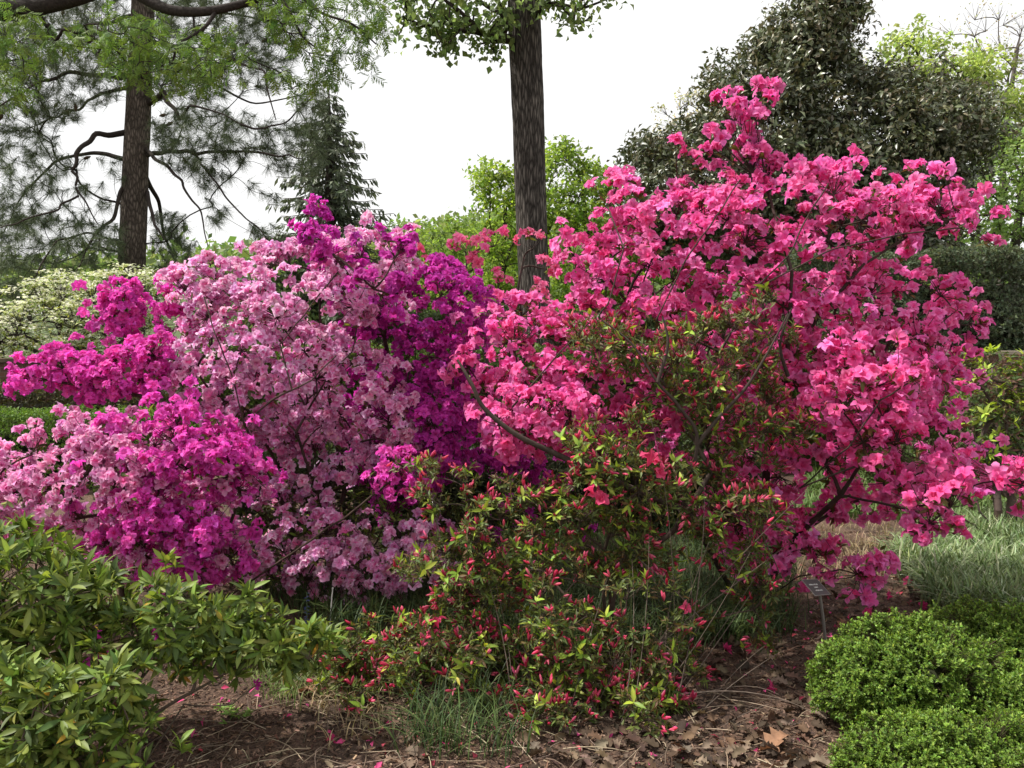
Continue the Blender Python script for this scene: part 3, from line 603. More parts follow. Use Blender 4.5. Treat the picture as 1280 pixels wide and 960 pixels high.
# ------------------------------------------------------------------ pine on the left
D = 15.
t = Thing("pine_tree", base_at(163, D, 0), "long needled pine with drooping limbs at the upper left", "tree")
cpts = [(160, 520), (164, 420), (165, 330), (168, 250), (172, 160), (176, 70), (180, -20), (184, -150), (190, -330)]
tp = np.array([P(x, y, D) for x, y in cpts]); tp[0][2] = -.05
big_trunk(t, tp, [.25, .225, .22, .215, .205, .195, .18, .13, .05], M_pinebark, (.13, .095, .08), .06, 22, 90, 40)
LB = [[(160, 165), (120, 170, -.6), (95, 192, -1), (92, 215, -1.1), (98, 240, -1.2), (122, 280, -1.4)],
      [(160, 110), (125, 118, .5), (100, 135, 1), (60, 150, 1.4), (20, 170, 1.8)],
      [(160, 95), (120, 92, -.6), (80, 90, -1.2), (40, 110, -1.8), (-10, 140, -2)],
      [(160, 200), (120, 190, .5), (70, 200, 1.2), (30, 240, 1.8), (5, 290, 2)],
      [(98, 245, -1.2), (70, 262, -1.6), (30, 275, -2), (0, 285, -2.2)],
      [(155, 300), (110, 290, -.8), (70, 300, -1.5), (48, 340, -2), (30, 360, -2)],
      [(160, 225), (140, 270, -.6), (110, 305, -1.2), (95, 340, -1.6)],
      [(182, 195), (210, 188, -.5), (245, 190, -1), (290, 188, -1.4), (350, 195, -1.8), (378, 198, -2)],
      [(245, 192, -1), (262, 220, -1.3), (295, 260, -1.6), (318, 282, -1.8), (335, 300, -1.9)],
      [(180, 185), (205, 205, -1), (225, 225, -1.4), (250, 262, -1.7), (260, 308, -2)],
      [(182, 220), (200, 262, .5), (212, 310, 1), (220, 330, 1.2)],
      [(185, 130), (205, 115, -.6), (225, 150, -1.2), (240, 130, -1.5), (300, 155, -1.8)],
      [(182, 60), (220, 80, .6), (260, 100, 1.2), (320, 130, 1.6), (400, 115, 1.9)],
      [(182, 50), (230, 60, -.8), (280, 70, -1.4), (330, 90, -2), (345, 150, -2.2)],
      [(184, 240), (195, 280, -.8), (205, 300, -1.2)], [(176, 20), (120, 30, .8), (60, 40, 1.6), (0, 60, 2)], [(178, 10), (240, 10, 1), (310, 20, 1.8), (360, 40, 2.2)],
      [(180, -40), (100, -50, -1), (20, -30, -2)], [(182, -60), (260, -60, -1), (350, -30, -2)], [(300, 155, -1.8), (330, 160, -1.8), (360, 150, -2), (395, 118, -2.2)]]
def wiggle(q, a=.018, k=3):
    t_ = np.linspace(0, len(q)-1, (len(q)-1)*k+1); r = np.stack([np.interp(t_, np.arange(len(q)), q[:, i]) for i in range(3)], -1); r[1:-1] += G(size=(len(r)-2, 3))*a; return r
LB = [wiggle(px_line(x, D)) for x in LB]
reg = [([(-60, -40), (160, -60), (160, 110), (100, 150), (60, 160), (-60, 170)], D, 2., 1.5), ([(185, -60), (360, -60), (400, 20), (350, 110), (250, 130), (190, 120)], D, 2., 1.4),
       ([(-60, 165), (60, 160), (90, 200), (60, 290), (-60, 330)], D, 1.8, 1.0), ([(-60, 270), (50, 270), (155, 285), (155, 335), (60, 345), (30, 400), (-60, 400)], D-1, 1.2, 1.5),
       ([(185, 150), (230, 130), (300, 140), (380, 160), (385, 215), (340, 215), (280, 205), (250, 230), (200, 200)], D-1, 1.2, 1.6), ([(370, 120), (405, 110), (410, 200), (385, 220), (365, 180)], D-2, .5, 1.6),
       ([(190, 270), (225, 260), (245, 310), (230, 345), (190, 345)], D+.5, .8, 1.5), ([(255, 215), (290, 220), (285, 270), (262, 290), (250, 250)], D-1, .6, .9), ([(310, 270), (345, 280), (350, 305), (320, 310)], D-1, .5, 1.2),
       ([(60, 190), (155, 200), (155, 280), (60, 285)], D, 1.3, .35), ([(-150, -330), (500, -330), (420, -70), (-100, -70)], D, 2.5, .35), ([(320, 215), (350, 240), (345, 270), (310, 240)], D-1, .5, .6)]
PP = []
for poly, dd, T, dn in reg:
    ar = 0.5*abs(sum(poly[i-1][0]*poly[i][1]-poly[i][0]*poly[i-1][1] for i in range(len(poly))))*(dd/F)**2
    PP.append(sample(poly, dd, T, max(5, int(52*dn*ar)), .1, .3)[0])
PP = np.concatenate(PP); net = grow([tp[2:]]+LB, PP, .35, .2)
g = Geo(); wood(g, net, .045, .004, (.035, .028, .024), 6, bend=.45, expo=.5); [tube(g, q_, np.linspace(U(.035, .055) if min(abs(scr(q_[0])[0]-172), 99) < 16 else .02, .008, len(q_)), (.04, .032, .027), 8, 3) for q_ in LB]; t.part(g, "limbs", M_bark)
pos, par, cnt, ns = net; g = Geo(); tipd = nrm(PP-pos[par[ns:]]+1e-6); tipd = nrm(tipd+np.array([0, 0, .25])+G(size=tipd.shape)*.2)
NEED = (np.array([(-.5, 0, 0), (.5, 0, 0), (.25, 1, 0), (-.25, 1, 0)], float), np.array([(0, 1, 2, 3)]), np.ones((4, 3)))
k = 70; q = np.repeat(PP, k, 0); ax = np.repeat(tipd, k, 0); q = q-ax*U(0, .13, (len(q), 1)); h = nrm(G(size=ax.shape)); rd = nrm(h-(h*ax).sum(-1, keepdims=True)*ax)
th = np.radians(U(15, 80, (len(q), 1))); d = ax*np.cos(th)+rd*np.sin(th); d[:, 2] -= .12; Bm = basis(d, G(size=d.shape), np.ones(len(q))); ln = U(.14, .24, len(q)); Bm[:, :, 1] *= ln[:, None]; Bm[:, :, 0] *= .0042
g.inst(NEED, Bm, q, tints([(.095, .13, .065), (.07, .095, .05), (.125, .16, .08)], len(q), .15, .05)); t.part(g, "needles", M_needle)
g = Geo(); ci = rng.choice(len(PP), 60, replace=False)
for i in ci:
    cpos = PP[i]-tipd[i]*.15; V_, F_, C_ = bud((1, 1, 1), (1, 1, 1)); Bm = basis(tipd[i:i+1], G(size=(1, 3)), np.array([.14]))
    g.inst((V_*np.array([1.7, 1, 1.7]), F_, C_), Bm, cpos[None], np.array([[.07, .045, .03]]))
t.part(g, "cones", M_bark, kind="stuff")

# ------------------------------------------------------------------ spruce
D = 30.
b0 = P(415, 400, D); tp = np.array([[b0[0], D, 1.2], P(413, 300, D), P(412, 200, D), P(411, 112, D)])
t = Thing("spruce_tree", (b0[0], D, 1.2), "narrow dark spruce with drooping boughs between the pine and the magenta azalea", "tree"); g = Geo(); tube(g, tp, [.3, .24, .14, .02], (.05, .04, .035), 8, 6); t.part(g, "trunk", M_bark)
g = Geo(); gn = Geo(); top = tp[-1]; H = top[2]-1.2
for i in range(260):
    s = (i/260)**.85; zz = top[2]-.15-s*(H-1.2); a = i*2.399+G()*.3; Lb = (.35+3.0*s**.8)*U(.5, 1.25); cx = top[0]+(tp[1][0]-top[0])*s
    A = np.array([cx, D, zz]); dr = np.array([math.cos(a), math.sin(a), 0]); B = A+dr*Lb+np.array([0, 0, -.28*Lb]); Cn = A+dr*Lb*.5+np.array([0, 0, -.35*Lb])
    tt = np.linspace(0, 1, 7)[:, None]; Q = A*(1-tt)**2+2*Cn*tt*(1-tt)+B*tt**2; frusta(g, Q[:-1], Q[1:], .018, .012, (.05, .04, .03), 3)
    m_ = int(22*Lb)+8; u_ = U(.12, 1, m_)[:, None]; q = A*(1-u_)**2+2*Cn*u_*(1-u_)+B*u_**2; sd = np.cross(dr, (0, 0, 1))
    d = nrm(dr*.4+sd*G(size=(m_, 1))*.6+np.array([0, 0, -.9])*U(.3, 1.2, (m_, 1))); gn.inst(CARD, basis(d, G(size=(m_, 3)), U(.2, .5, m_)*np.ones(m_)*.8)*np.array([.5, 1, 1]), q, tints([(.11, .13, .085), (.14, .165, .11)], m_, .15, .04))
t.part(g, "boughs", M_bark); t.part(gn, "needles", M_needle)

# ------------------------------------------------------------------ overhanging locust at the top left
D = 6.5
bs = np.array([-6.2, 6.9, 0.]); tr = np.array([bs+(0, 0, -.05), (-6.15, 6.9, 1.2), (-6.0, 6.85, 2.6), (-5.6, 6.8, 3.7), (-5.0, 6.8, 4.6)])
t = Thing("locust_tree", bs, "overhanging tree with feathery green leaves and a dark limb across the top left", "tree")
g = Geo(); tube(g, tr, [.26, .22, .2, .17, .1], (.05, .042, .037), 16, 10); t.part(g, "trunk", M_bark)
s1 = np.concatenate([[tr[3]], px_line([(-60, 25, .1), (0, 14), (40, 10), (100, -4), (150, -22, .1)], D)])
s2 = px_line([(150, -22), (185, 0, -.1), (215, 13, -.15), (260, 14, -.2), (310, 3, -.2), (335, -5, -.2), (400, -20, -.1)], D)
s3 = px_line([(270, 14, -.2), (255, 35, -.3), (225, 55, -.4), (215, 80, -.4)], D)
s4 = px_line([(350, -5, -.2), (365, 20, -.3), (378, 45, -.3), (395, 60, -.3)], D)
s5 = px_line([(370, -12, -.2), (400, 15, -.3), (440, 30, -.4), (470, 55, -.5)], D)
reg = [([(120, 20), (180, 10), (240, 30), (300, 40), (320, 70), (300, 100), (240, 115), (190, 112), (140, 95), (115, 60)], 6.3, .45, 1.2), ([(-60, -40), (60, 25), (110, 25), (110, 60), (60, 70), (40, 130), (-60, 150)], 6.4, .5, .9),
       ([(300, -30), (480, -30), (490, 20), (475, 70), (465, 100), (440, 60), (420, 75), (430, 105), (395, 110), (370, 60), (340, 40), (320, 20)], 6.3, .4, 1.15), ([(330, 85), (365, 80), (400, 100), (390, 118), (350, 108)], 6.3, .2, 1.),
       ([(-120, -220), (550, -220), (500, -30), (-60, -30)], 6.5, .9, .25)]
PP = []
for poly, dd, T, dn in reg:
    ar = 0.5*abs(sum(poly[i-1][0]*poly[i][1]-poly[i][0]*poly[i-1][1] for i in range(len(poly))))*(dd/F)**2
    PP.append(sample(poly, dd, T, max(5, int(430*dn*ar)), .03, .3)[0])
PP = np.concatenate(PP); net = grow([tr, s1, s2, s3, s4, s5], PP, .3, .1); g = Geo(); wood(g, net, .03, .0015, (.04, .033, .03), 6, bend=.35, expo=.5); [tube(g, q_, np.linspace(a_, b_, len(q_)), (.04, .033, .03), 12, 8) for q_, a_, b_ in ((s1, .085, .05), (s2, .05, .016), (s3, .016, .006), (s4, .014, .005), (s5, .014, .005))]; t.part(g, "branches", M_bark)
V_ = []; F_ = []; n0 = 0    # pinnate leaf
lv = leaf(2, .30, .1, .1)
for i in range(6):
    for sgn in (-1, 1):
        a = sgn*U(.7, 1.15); s_ = .14+.14*i; L_ = .34*(1-.2*abs(i-3)/3)*U(.8, 1.15); R2 = np.array([[math.cos(a), math.sin(a), 0], [-math.sin(a), math.cos(a), 0], [0, 0, 1]]); v0 = lv[0]*L_; v0[:, 2] -= v0[:, 1]*U(.1, .7)
        v = v0@R2.T+np.array([0, s_, -.25*s_*s_]); V_.append(v); F_.append(lv[1]+n0); n0 += len(v)
V_.append(np.array([(-.008, 0, 0), (.008, 0, 0), (.006, .95, -.22), (-.006, .95, -.22)])); F_.append(np.array([(0, 1, 2, 3)])+n0)
V_ = np.concatenate(V_); PIN = (V_, np.concatenate(F_), np.ones((len(V_), 3)))
g = Geo(); k = 2; q = np.repeat(PP, k, 0); d = nrm(G(size=q.shape)+np.array([0, 0, -.7])); g.inst(PIN, basis(d, G(size=q.shape)*.6+np.array([0, -.2, 1]), U(.08, .135, len(q))), q, tints([(.17, .26, .045), (.18, .29, .06), (.10, .18, .045)], len(q), .12, .05))
t.part(g, "crown", M_tree)

# ------------------------------------------------------------------ SHRUBS
# flower protos: colour = centre / edge, multiplied by the shrub's own tint
FLOWERS["hot"] = [flower(i, (.95, .6, .8), (1, 1.15, 1.1), (.8, .3, .6)) for i in range(5)]
FLOWERS["magenta"] = [flower(20+i, (1.05, 1.2, .85), (1, 1, 1), (.8, .5, .7)) for i in range(5)]
FLOWERS["pale"] = [flower(40+i, (1.0, .38, .70), (1, 1, 1), (.95, .15, .5)) for i in range(5)]
LF4 = leaf(4, .27, .3, .35, shape=1.35); LF3 = leaf(3, .36, .25, .3); LF2 = leaf(2, .4, .2, .3)

# white dogwood-like shrub at the far left
wp = [(-140, 350), (0, 375), (40, 350), (60, 342), (100, 334), (150, 335), (195, 332), (222, 350), (215, 372), (190, 380), (215, 400), (190, 425), (120, 445), (0, 452), (-140, 455)]
t, cp, cax = plant("white_viburnum", (-5.2, 8.9+3.2, 1.15), "white and cream flowering shrub in flat tiers at the far left", "shrub", [(wp, 12.2, .9)],
      [[(-5.6, 12.4, 1.1), P(80, 430, 12.3), P(90, 400, 12.3)], [(-5.5, 12.4, 1.1), P(110, 420, 12.2), P(140, 390, 12)], [(-6.5, 12.4, 1.1), P(20, 430, 12.3), P(0, 400, 12.3)]], stemr=(.06, .01), stemc=(.05, .04, .035),
      leaves=[(LF2, 4, .06, [(.20, .28, .06), (.3, .34, .07)], .8, (50, 100), 0)], pads=(22, .26), clus=22, padr=.33, drop=.12, twig=.004, sub=.2, front=.45)
g = Geo(); q = np.repeat(cp, 7, 0)+G(size=(len(cp)*7, 3))*np.array([.06, .06, .01]); q = q[U(size=len(q)) < .85]; q[:, 2] += .02
V_ = []; F_ = []
for i in range(4):
    a = i*math.pi/2; c_, s_ = math.cos(a), math.sin(a); v = np.array([(0, 0, 0), (.35, .4, .08), (0, 1, .0), (-.35, .4, .08)]); V_.append(v@np.array([[c_, s_, 0], [-s_, c_, 0], [0, 0, 1]])); F_.append((i*4, i*4+1, i*4+2, i*4+3))
BR = (np.concatenate(V_), np.array(F_), np.ones((16, 3)))
g.inst(BR, zbasis(np.array([0, 0, 1])+G(size=q.shape)*.35, U(.02, .034, len(q))), q, tints([(.78, .78, .62), (.72, .74, .5), (.8, .8, .7), (.55, .62, .25)], len(q), .06, .02)); t.part(g, "blossoms", M_petal, kind="stuff")

# magenta azalea at the back of the left group
MG1 = [(372, 262), (385, 250), (405, 262), (420, 300), (470, 310), (505, 325), (515, 345), (545, 325), (585, 340), (618, 368), (622, 400), (600, 425), (588, 470), (600, 545), (560, 610), (480, 650), (440, 560), (440, 430), (400, 340), (380, 310)]
MGc = [(.62, .05, .46), (.68, .07, .52), (.56, .04, .42)]
plant("magenta_azalea", (-.75, 5.7, 0), "deep magenta azalea filling the gap between the pale pink and hot pink ones", "shrub", [(MG1, 5.5, .6), ([(600, 560), (700, 570), (720, 590), (640, 600), (580, 600)], 5.2, .2, .8), ([(460, 560), (760, 540), (760, 660), (480, 690)], 5.7, .35, 1.0, .1), ([(376, 258), (402, 253), (408, 275), (434, 288), (440, 312), (412, 328), (390, 305)], 4.45, .06, .9, 1, .4), ([(442, 305), (470, 290), (508, 292), (518, 322), (508, 385), (470, 400), (448, 360)], 4.28, .08, .5, 1, .6), ([(500, 500), (560, 480), (600, 540), (580, 600), (500, 590)], 4.9, .3, 1)],
      [[(-.8, 5.7, 0), (-.8, 5.6, .5), P(500, 520, 5.5), P(480, 420, 5.5), P(440, 340, 5.5)], [(-.7, 5.7, 0), (-.6, 5.6, .5), P(540, 500, 5.5), P(560, 420, 5.5)]], stemr=(.035, .004), stemc=(.06, .04, .032),
      flowers=("magenta", .033, 3, MGc, .97), leaves=[(LF3, 4, .045, [(.06, .08, .025), (.09, .11, .03)], .45, (40, 100), .03)], pads=(60, .1), clus=10, padr=.12, singles=300, heroes=100)

# pale pink azalea
PK = [(196, 332), (215, 320), (250, 325), (262, 302), (290, 318), (325, 300), (345, 312), (375, 296), (412, 290), (450, 278), (500, 292), (525, 318), (500, 345), (505, 385), (470, 400), (455, 430), (495, 460), (490, 490), (530, 500), (545, 520), (500, 560), (470, 600), (455, 640), (530, 650), (520, 680), (565, 700), (568, 725), (540, 740), (490, 740), (470, 765), (430, 740), (385, 745), (330, 720), (315, 680), (320, 620), (300, 560), (250, 520), (205, 480), (195, 440), (215, 400), (225, 370)]
PKU = [p for p in PK if p[1] <= 560]
PKc = [(.89, .52, .76), (.91, .60, .80), (.87, .45, .71), (.92, .67, .84)]
plant("pale_pink_azalea", (-1.2, 4.9, 0), "tall pale pink azalea in tiers, topmost of the left group", "shrub", [(PKU, 4.9, .58), ([(290, 520), (500, 540), (470, 620), (330, 640), (305, 600)], 4.95, .4, .6), ([(330, 640), (400, 640), (470, 650), (530, 660), (568, 705), (565, 735), (500, 725), (470, 765), (430, 740), (385, 745), (330, 715)], 4.55, .25, .95), ([(120, 610), (560, 560), (570, 700), (480, 750), (330, 770), (150, 740)], 5.15, .4, 1.1, .12)],
      [[(-1.3, 4.9, 0), (-1.3, 4.85, .4), P(340, 600, 4.6), P(305, 530, 4.3), P(290, 470, 4.25), P(270, 420, 4.25), P(255, 370, 4.35)], [P(305, 530, 4.3), P(340, 500, 4.25), P(390, 475, 4.25), P(420, 445, 4.25)], [P(350, 430, 4.3), P(390, 380, 4.3), P(430, 330, 4.4)], [(-1.2, 4.9, 0), (-1.1, 4.8, .5), P(370, 540, 4.5), P(410, 470, 4.4), P(440, 440, 4.45)], [(-1.1, 4.9, 0), (-1.0, 4.9, .6), P(400, 420, 4.9), P(400, 350, 4.9)], [(-1., 4.9, 0), P(420, 640, 4.6), P(470, 690, 4.5)]],
      stemr=(.034, .0035), stemc=(.055, .036, .03), flowers=("pale", .035, 3, PKc, .97), leaves=[(LF3, 4, .045, [(.05, .065, .02), (.09, .10, .03), (.16, .22, .04)], .4, (40, 100), .03)], pads=(46, .13), clus=12, padr=.12, singles=230, drop=.25, heroes=100)
# low mauve pink azalea at the left edge
LP = [(-90, 580), (0, 565), (30, 545), (85, 518), (125, 512), (180, 520), (215, 545), (250, 600), (290, 660), (300, 700), (270, 725), (200, 722), (120, 700), (70, 680), (0, 665), (-90, 690)]
plant("mauve_pink_azalea", (-2.1, 4.4, 0), "low spreading mauve pink azalea at the left edge above the green leafy shrub", "shrub", [(LP, 4.3, .5), ([(130, 560), (320, 570), (330, 720), (130, 720)], 4.0, .18, .3)],
      [[(-2.1, 4.4, 0), P(150, 700, 4.4), P(140, 620, 4.3)], [(-2.1, 4.4, 0), P(60, 700, 4.4), P(30, 640, 4.3)], [(-2, 4.4, 0), P(230, 690, 4.4), P(220, 620, 4.3)]], stemr=(.025, .003), stemc=(.06, .04, .03),
      flowers=("pale", .033, 3, [(.84, .44, .68), (.87, .52, .73), (.81, .39, .66)], .95), leaves=[(LF3, 4, .045, [(.06, .08, .02), (.14, .2, .04)], .4, (40, 100), .02)], pads=(58, .1), clus=10, padr=.11, singles=320, heroes=100)
# bright magenta branches in front
ML = [([(15, 468), (30, 450), (55, 432), (75, 440), (110, 440), (135, 448), (170, 425), (205, 415), (218, 440), (212, 480), (170, 488), (120, 492), (95, 488), (60, 480), (42, 495), (25, 485)], 4.6, .16, 1.25),
      ([(95, 378), (120, 372), (138, 382), (142, 352), (160, 352), (172, 372), (192, 388), (170, 402), (160, 425), (130, 425), (108, 412)], 4.9, .12, 1.1),
      ([(180, 505), (205, 492), (240, 505), (262, 535), (300, 545), (333, 585), (332, 612), (300, 615), (270, 610), (230, 620), (180, 590)], 4.0, .25, 1.05),
      ([(140, 625), (180, 600), (220, 610), (260, 640), (288, 660), (285, 695), (245, 722), (170, 712), (150, 680), (130, 650)], 3.95, .22, 1.0),
      ([(470, 580), (500, 560), (520, 590), (515, 620), (485, 615)], 4.1, .1, 1.4), ([(205, 360), (235, 370), (235, 400), (205, 395)], 4.8, .1, 1.5), ([(110, 520), (240, 480), (350, 560), (350, 640), (300, 730), (120, 740), (90, 600)], 4.1, .3, .1)]
plant("magenta_azalea", (-1.75, 4.5, 0), "bright magenta azalea sending sprays out to the far left and low front", "shrub", ML,
      [[(-1.75, 4.5, 0), P(250, 640, 4.3), P(230, 560, 4.3), P(200, 500, 4.5), P(120, 485, 4.6), P(60, 475, 4.6)], [P(200, 500, 4.5), P(170, 440, 4.7), P(140, 400, 4.9)], [(-1.7, 4.4, 0), P(300, 620, 4.1)], [(-1.7, 4.4, 0), P(440, 640, 4.2), P(490, 600, 4.1)]], stemr=(.024, .003), stemc=(.06, .04, .03),
      flowers=("magenta", .033, 3, [(.80, .09, .55), (.85, .13, .61), (.74, .07, .51)], .97), leaves=[(LF3, 4, .045, [(.14, .2, .04), (.07, .09, .02)], .3, (40, 95), .01)], pads=(74, .08), clus=9, padr=.085, singles=400, sjit=.05, heroes=100)
# coral azalea behind
plant("coral_azalea", (-.1, 6.9, 0), "sparse coral pink azalea in front of the tall bare trunk", "shrub", [([(500, 320), (530, 300), (560, 292), (600, 272), (640, 285), (640, 330), (655, 370), (620, 400), (590, 380), (560, 350), (530, 345)], 6.6, .35, .8), ([(630, 290), (680, 280), (700, 300), (690, 400), (640, 400)], 6.6, .25, .55)],
      [[(-.1, 6.9, 0), (-.1, 6.8, .9), P(600, 420, 6.7), P(570, 350, 6.6)], [(0., 6.9, 0), (0.05, 6.8, .9), P(640, 400, 6.7), P(655, 320, 6.6)]], stemr=(.02, .003), stemc=(.07, .055, .045),
      flowers=("hot", .046, 2, [(.92, .16, .34), (.93, .22, .40)], .8), leaves=[(LF3, 4, .05, [(.12, .2, .04), (.2, .28, .05)], .5, (30, 90), .02)], pads=(30, .15), clus=7, padr=.14, heroes=100)
# hot pink azalea
HP = [(588, 400), (612, 380), (650, 372), (700, 385), (720, 360), (690, 320), (660, 300), (690, 285), (730, 290), (765, 270), (750, 235), (772, 220), (800, 225), (840, 238), (862, 222), (905, 215), (940, 222), (965, 205), (1000, 200), (1030, 205), (1062, 198), (1090, 212), (1120, 220), (1150, 210), (1168, 225), (1190, 240), (1200, 255), (1205, 270), (1200, 282), (1180, 278), (1160, 285), (1120, 310), (1130, 335), (1170, 340), (1205, 355), (1228, 395), (1190, 440), (1215, 450), (1210, 475), (1222, 500), (1200, 520), (1240, 545), (1225, 590), (1160, 620), (1140, 650), (1080, 640), (1010, 650), (950, 640), (900, 600), (840, 570), (760, 560), (700, 560), (640, 555), (605, 555), (590, 520), (600, 480), (570, 470), (568, 440)]
HPc = [(.94, .155, .45), (.95, .21, .52), (.92, .125, .41), (.95, .25, .55)]
plant("hot_pink_azalea", (1.35, 4.75, 0), "huge hot pink azalea filling the right half", "shrub",
      [(HP, 4.7, .5), ([(935, 190), (965, 190), (975, 215), (930, 225)], 4.6, .1, .8, 1, .5),
       ([(1150, 590), (1200, 595), (1240, 575), (1300, 580), (1300, 630), (1240, 615), (1190, 625), (1182, 662), (1140, 675), (1120, 650)], 3.8, .15, 1.5), ([(1040, 695), (1055, 690), (1090, 700), (1122, 695), (1118, 715), (1080, 728), (1050, 728), (1040, 712)], 4.2, .1, 1.3),
       ([(850, 590), (960, 620), (1060, 670), (1000, 730), (900, 700)], 4.5, .25, 1.2), ([(1120, 210), (1165, 203), (1232, 238), (1252, 268), (1238, 305), (1190, 290), (1130, 300)], 4.4, .2, .35, 1, .6),
       ([(1040, 440), (1110, 420), (1150, 470), (1150, 560), (1060, 580), (1020, 500)], 3.95, .2, 1.1), ([(590, 500), (660, 470), (740, 500), (760, 550), (680, 570), (610, 560)], 4.0, .2, 1.2)],
      [[(1.35, 4.75, 0), (1.3, 4.7, .5), P(900, 600, 4.6), P(870, 500, 4.6), P(800, 400, 4.6), P(740, 320, 4.6)], [(1.4, 4.75, 0), (1.45, 4.7, .6), P(960, 560, 4.6), P(985, 440, 4.3), P(990, 340, 4.2), P(960, 240, 4.5), P(945, 150, 4.6)], [P(980, 460, 4.35), P(1020, 400, 4.3), P(1080, 330, 4.3), P(1160, 280, 4.5)],
       [(1.45, 4.75, 0), (1.6, 4.6, .4), P(1050, 620, 4.3), P(1090, 560, 4.1), P(1110, 470, 4.1)], [(1.3, 4.7, 0), P(860, 640, 4.4), P(760, 600, 4.1), P(650, 545, 4.0), P(600, 505, 3.95), P(572, 450, 3.95)], [P(900, 440, 4.1), P(945, 360, 4.08), P(985, 320, 4.12), P(1010, 270, 4.15), P(1035, 230, 4.2)], [P(945, 360, 4.08), P(1040, 312, 4.05), P(1130, 292, 4.15), P(1200, 285, 4.3)], [P(820, 400, 4.1), P(860, 320, 4.08), P(895, 270, 4.15), P(925, 225, 4.3)], [P(1000, 610, 4.0), P(1060, 560, 3.72), P(1100, 500, 3.72), P(1150, 470, 3.85)], [P(700, 440, 4.1), P(760, 380, 4.1), P(780, 310, 4.15), P(760, 260, 4.4)], [P(1060, 620, 4.3), P(1150, 640, 4.0), P(1210, 610, 3.8)], [(1.45, 4.7, 0), P(1000, 720, 4.4), P(1050, 712, 4.25)]],
      stemr=(.042, .0035), stemc=(.05, .034, .028), flowers=("hot", .041, 2, HPc, .92), leaves=[(LF3, 5, .05, [(.07, .085, .02), (.10, .11, .025), (.13, .08, .03)], .5, (35, 95), .03)], pads=(42, .12), clus=8, padr=.115, singles=225, twig=.0028, sjit=.035, tips=[(x, y, 4.6+.05*((x+y) % 3-1)) for x, y in [(966, 104), (950, 108), (958, 122), (942, 134), (925, 128), (935, 148), (950, 142), (892, 124), (912, 118), (906, 138), (922, 142), (890, 160), (912, 160), (935, 165), (842, 181), (860, 190), (878, 186), (893, 186), (872, 202), (905, 178), (925, 182), (948, 178), (955, 192), (940, 205), (915, 205), (895, 208), (1228, 240), (1248, 270), (1236, 302), (1210, 268), (1185, 292), (1200, 235), (1170, 212), (1135, 316)] for _ in (0, 1)], heroes=100)

# budding azalea in front
BD = [([(712, 405), (740, 392), (770, 385), (830, 400), (870, 390), (930, 370), (965, 352), (985, 385), (1005, 410), (1000, 440), (960, 470), (985, 500), (1030, 510), (1010, 560), (940, 590), (870, 560), (830, 520), (790, 470), (740, 460), (700, 430)], 3.95, .25, .9),
      ([(700, 540), (740, 515), (800, 510), (850, 560), (930, 580), (985, 620), (975, 680), (945, 705), (900, 700), (840, 660), (760, 650), (710, 620), (690, 570)], 3.75, .25, 1.0),
      ([(510, 575), (560, 565), (640, 590), (720, 600), (820, 660), (860, 700), (800, 720), (700, 710), (640, 770), (600, 800), (560, 770), (520, 700), (545, 650), (505, 620)], 3.8, .35, .9),
      ([(410, 800), (440, 770), (500, 755), (560, 760), (620, 770), (640, 830), (560, 850), (480, 860), (425, 850)], 3.65, .25, .9),
      ([(620, 790), (720, 770), (800, 800), (860, 860), (840, 930), (760, 950), (690, 900), (640, 850)], 3.45, .25, .45), ([(910, 700), (960, 695), (972, 715), (975, 760), (990, 790), (960, 805), (920, 780)], 3.75, .12, .8), ([(420, 880), (475, 890), (470, 925), (430, 925)], 3.35, .06, .8), ([(500, 690), (700, 690), (900, 710), (890, 850), (850, 950), (620, 965), (500, 890), (430, 860)], 3.6, .38, .5), ([(640, 850), (880, 850), (850, 960), (660, 965)], 3.2, .15, .38), ([(395, 800), (450, 780), (480, 850), (440, 870), (400, 850)], 3.55, .15, .9), ([(540, 780), (640, 780), (640, 900), (560, 880)], 3.6, .2, .5)]
bdleaf = [(leaf(2, .30, .2, .3), 7, .036, [(.095, .125, .028), (.12, .15, .033), (.12, .08, .03), (.065, .09, .025)], 1.0, (20, 95), .05), (leaf(3, .34, .25, .3), 4, .05, [(.34, .42, .05), (.24, .34, .045), (.18, .28, .04)], .11, (30, 75), 0)]
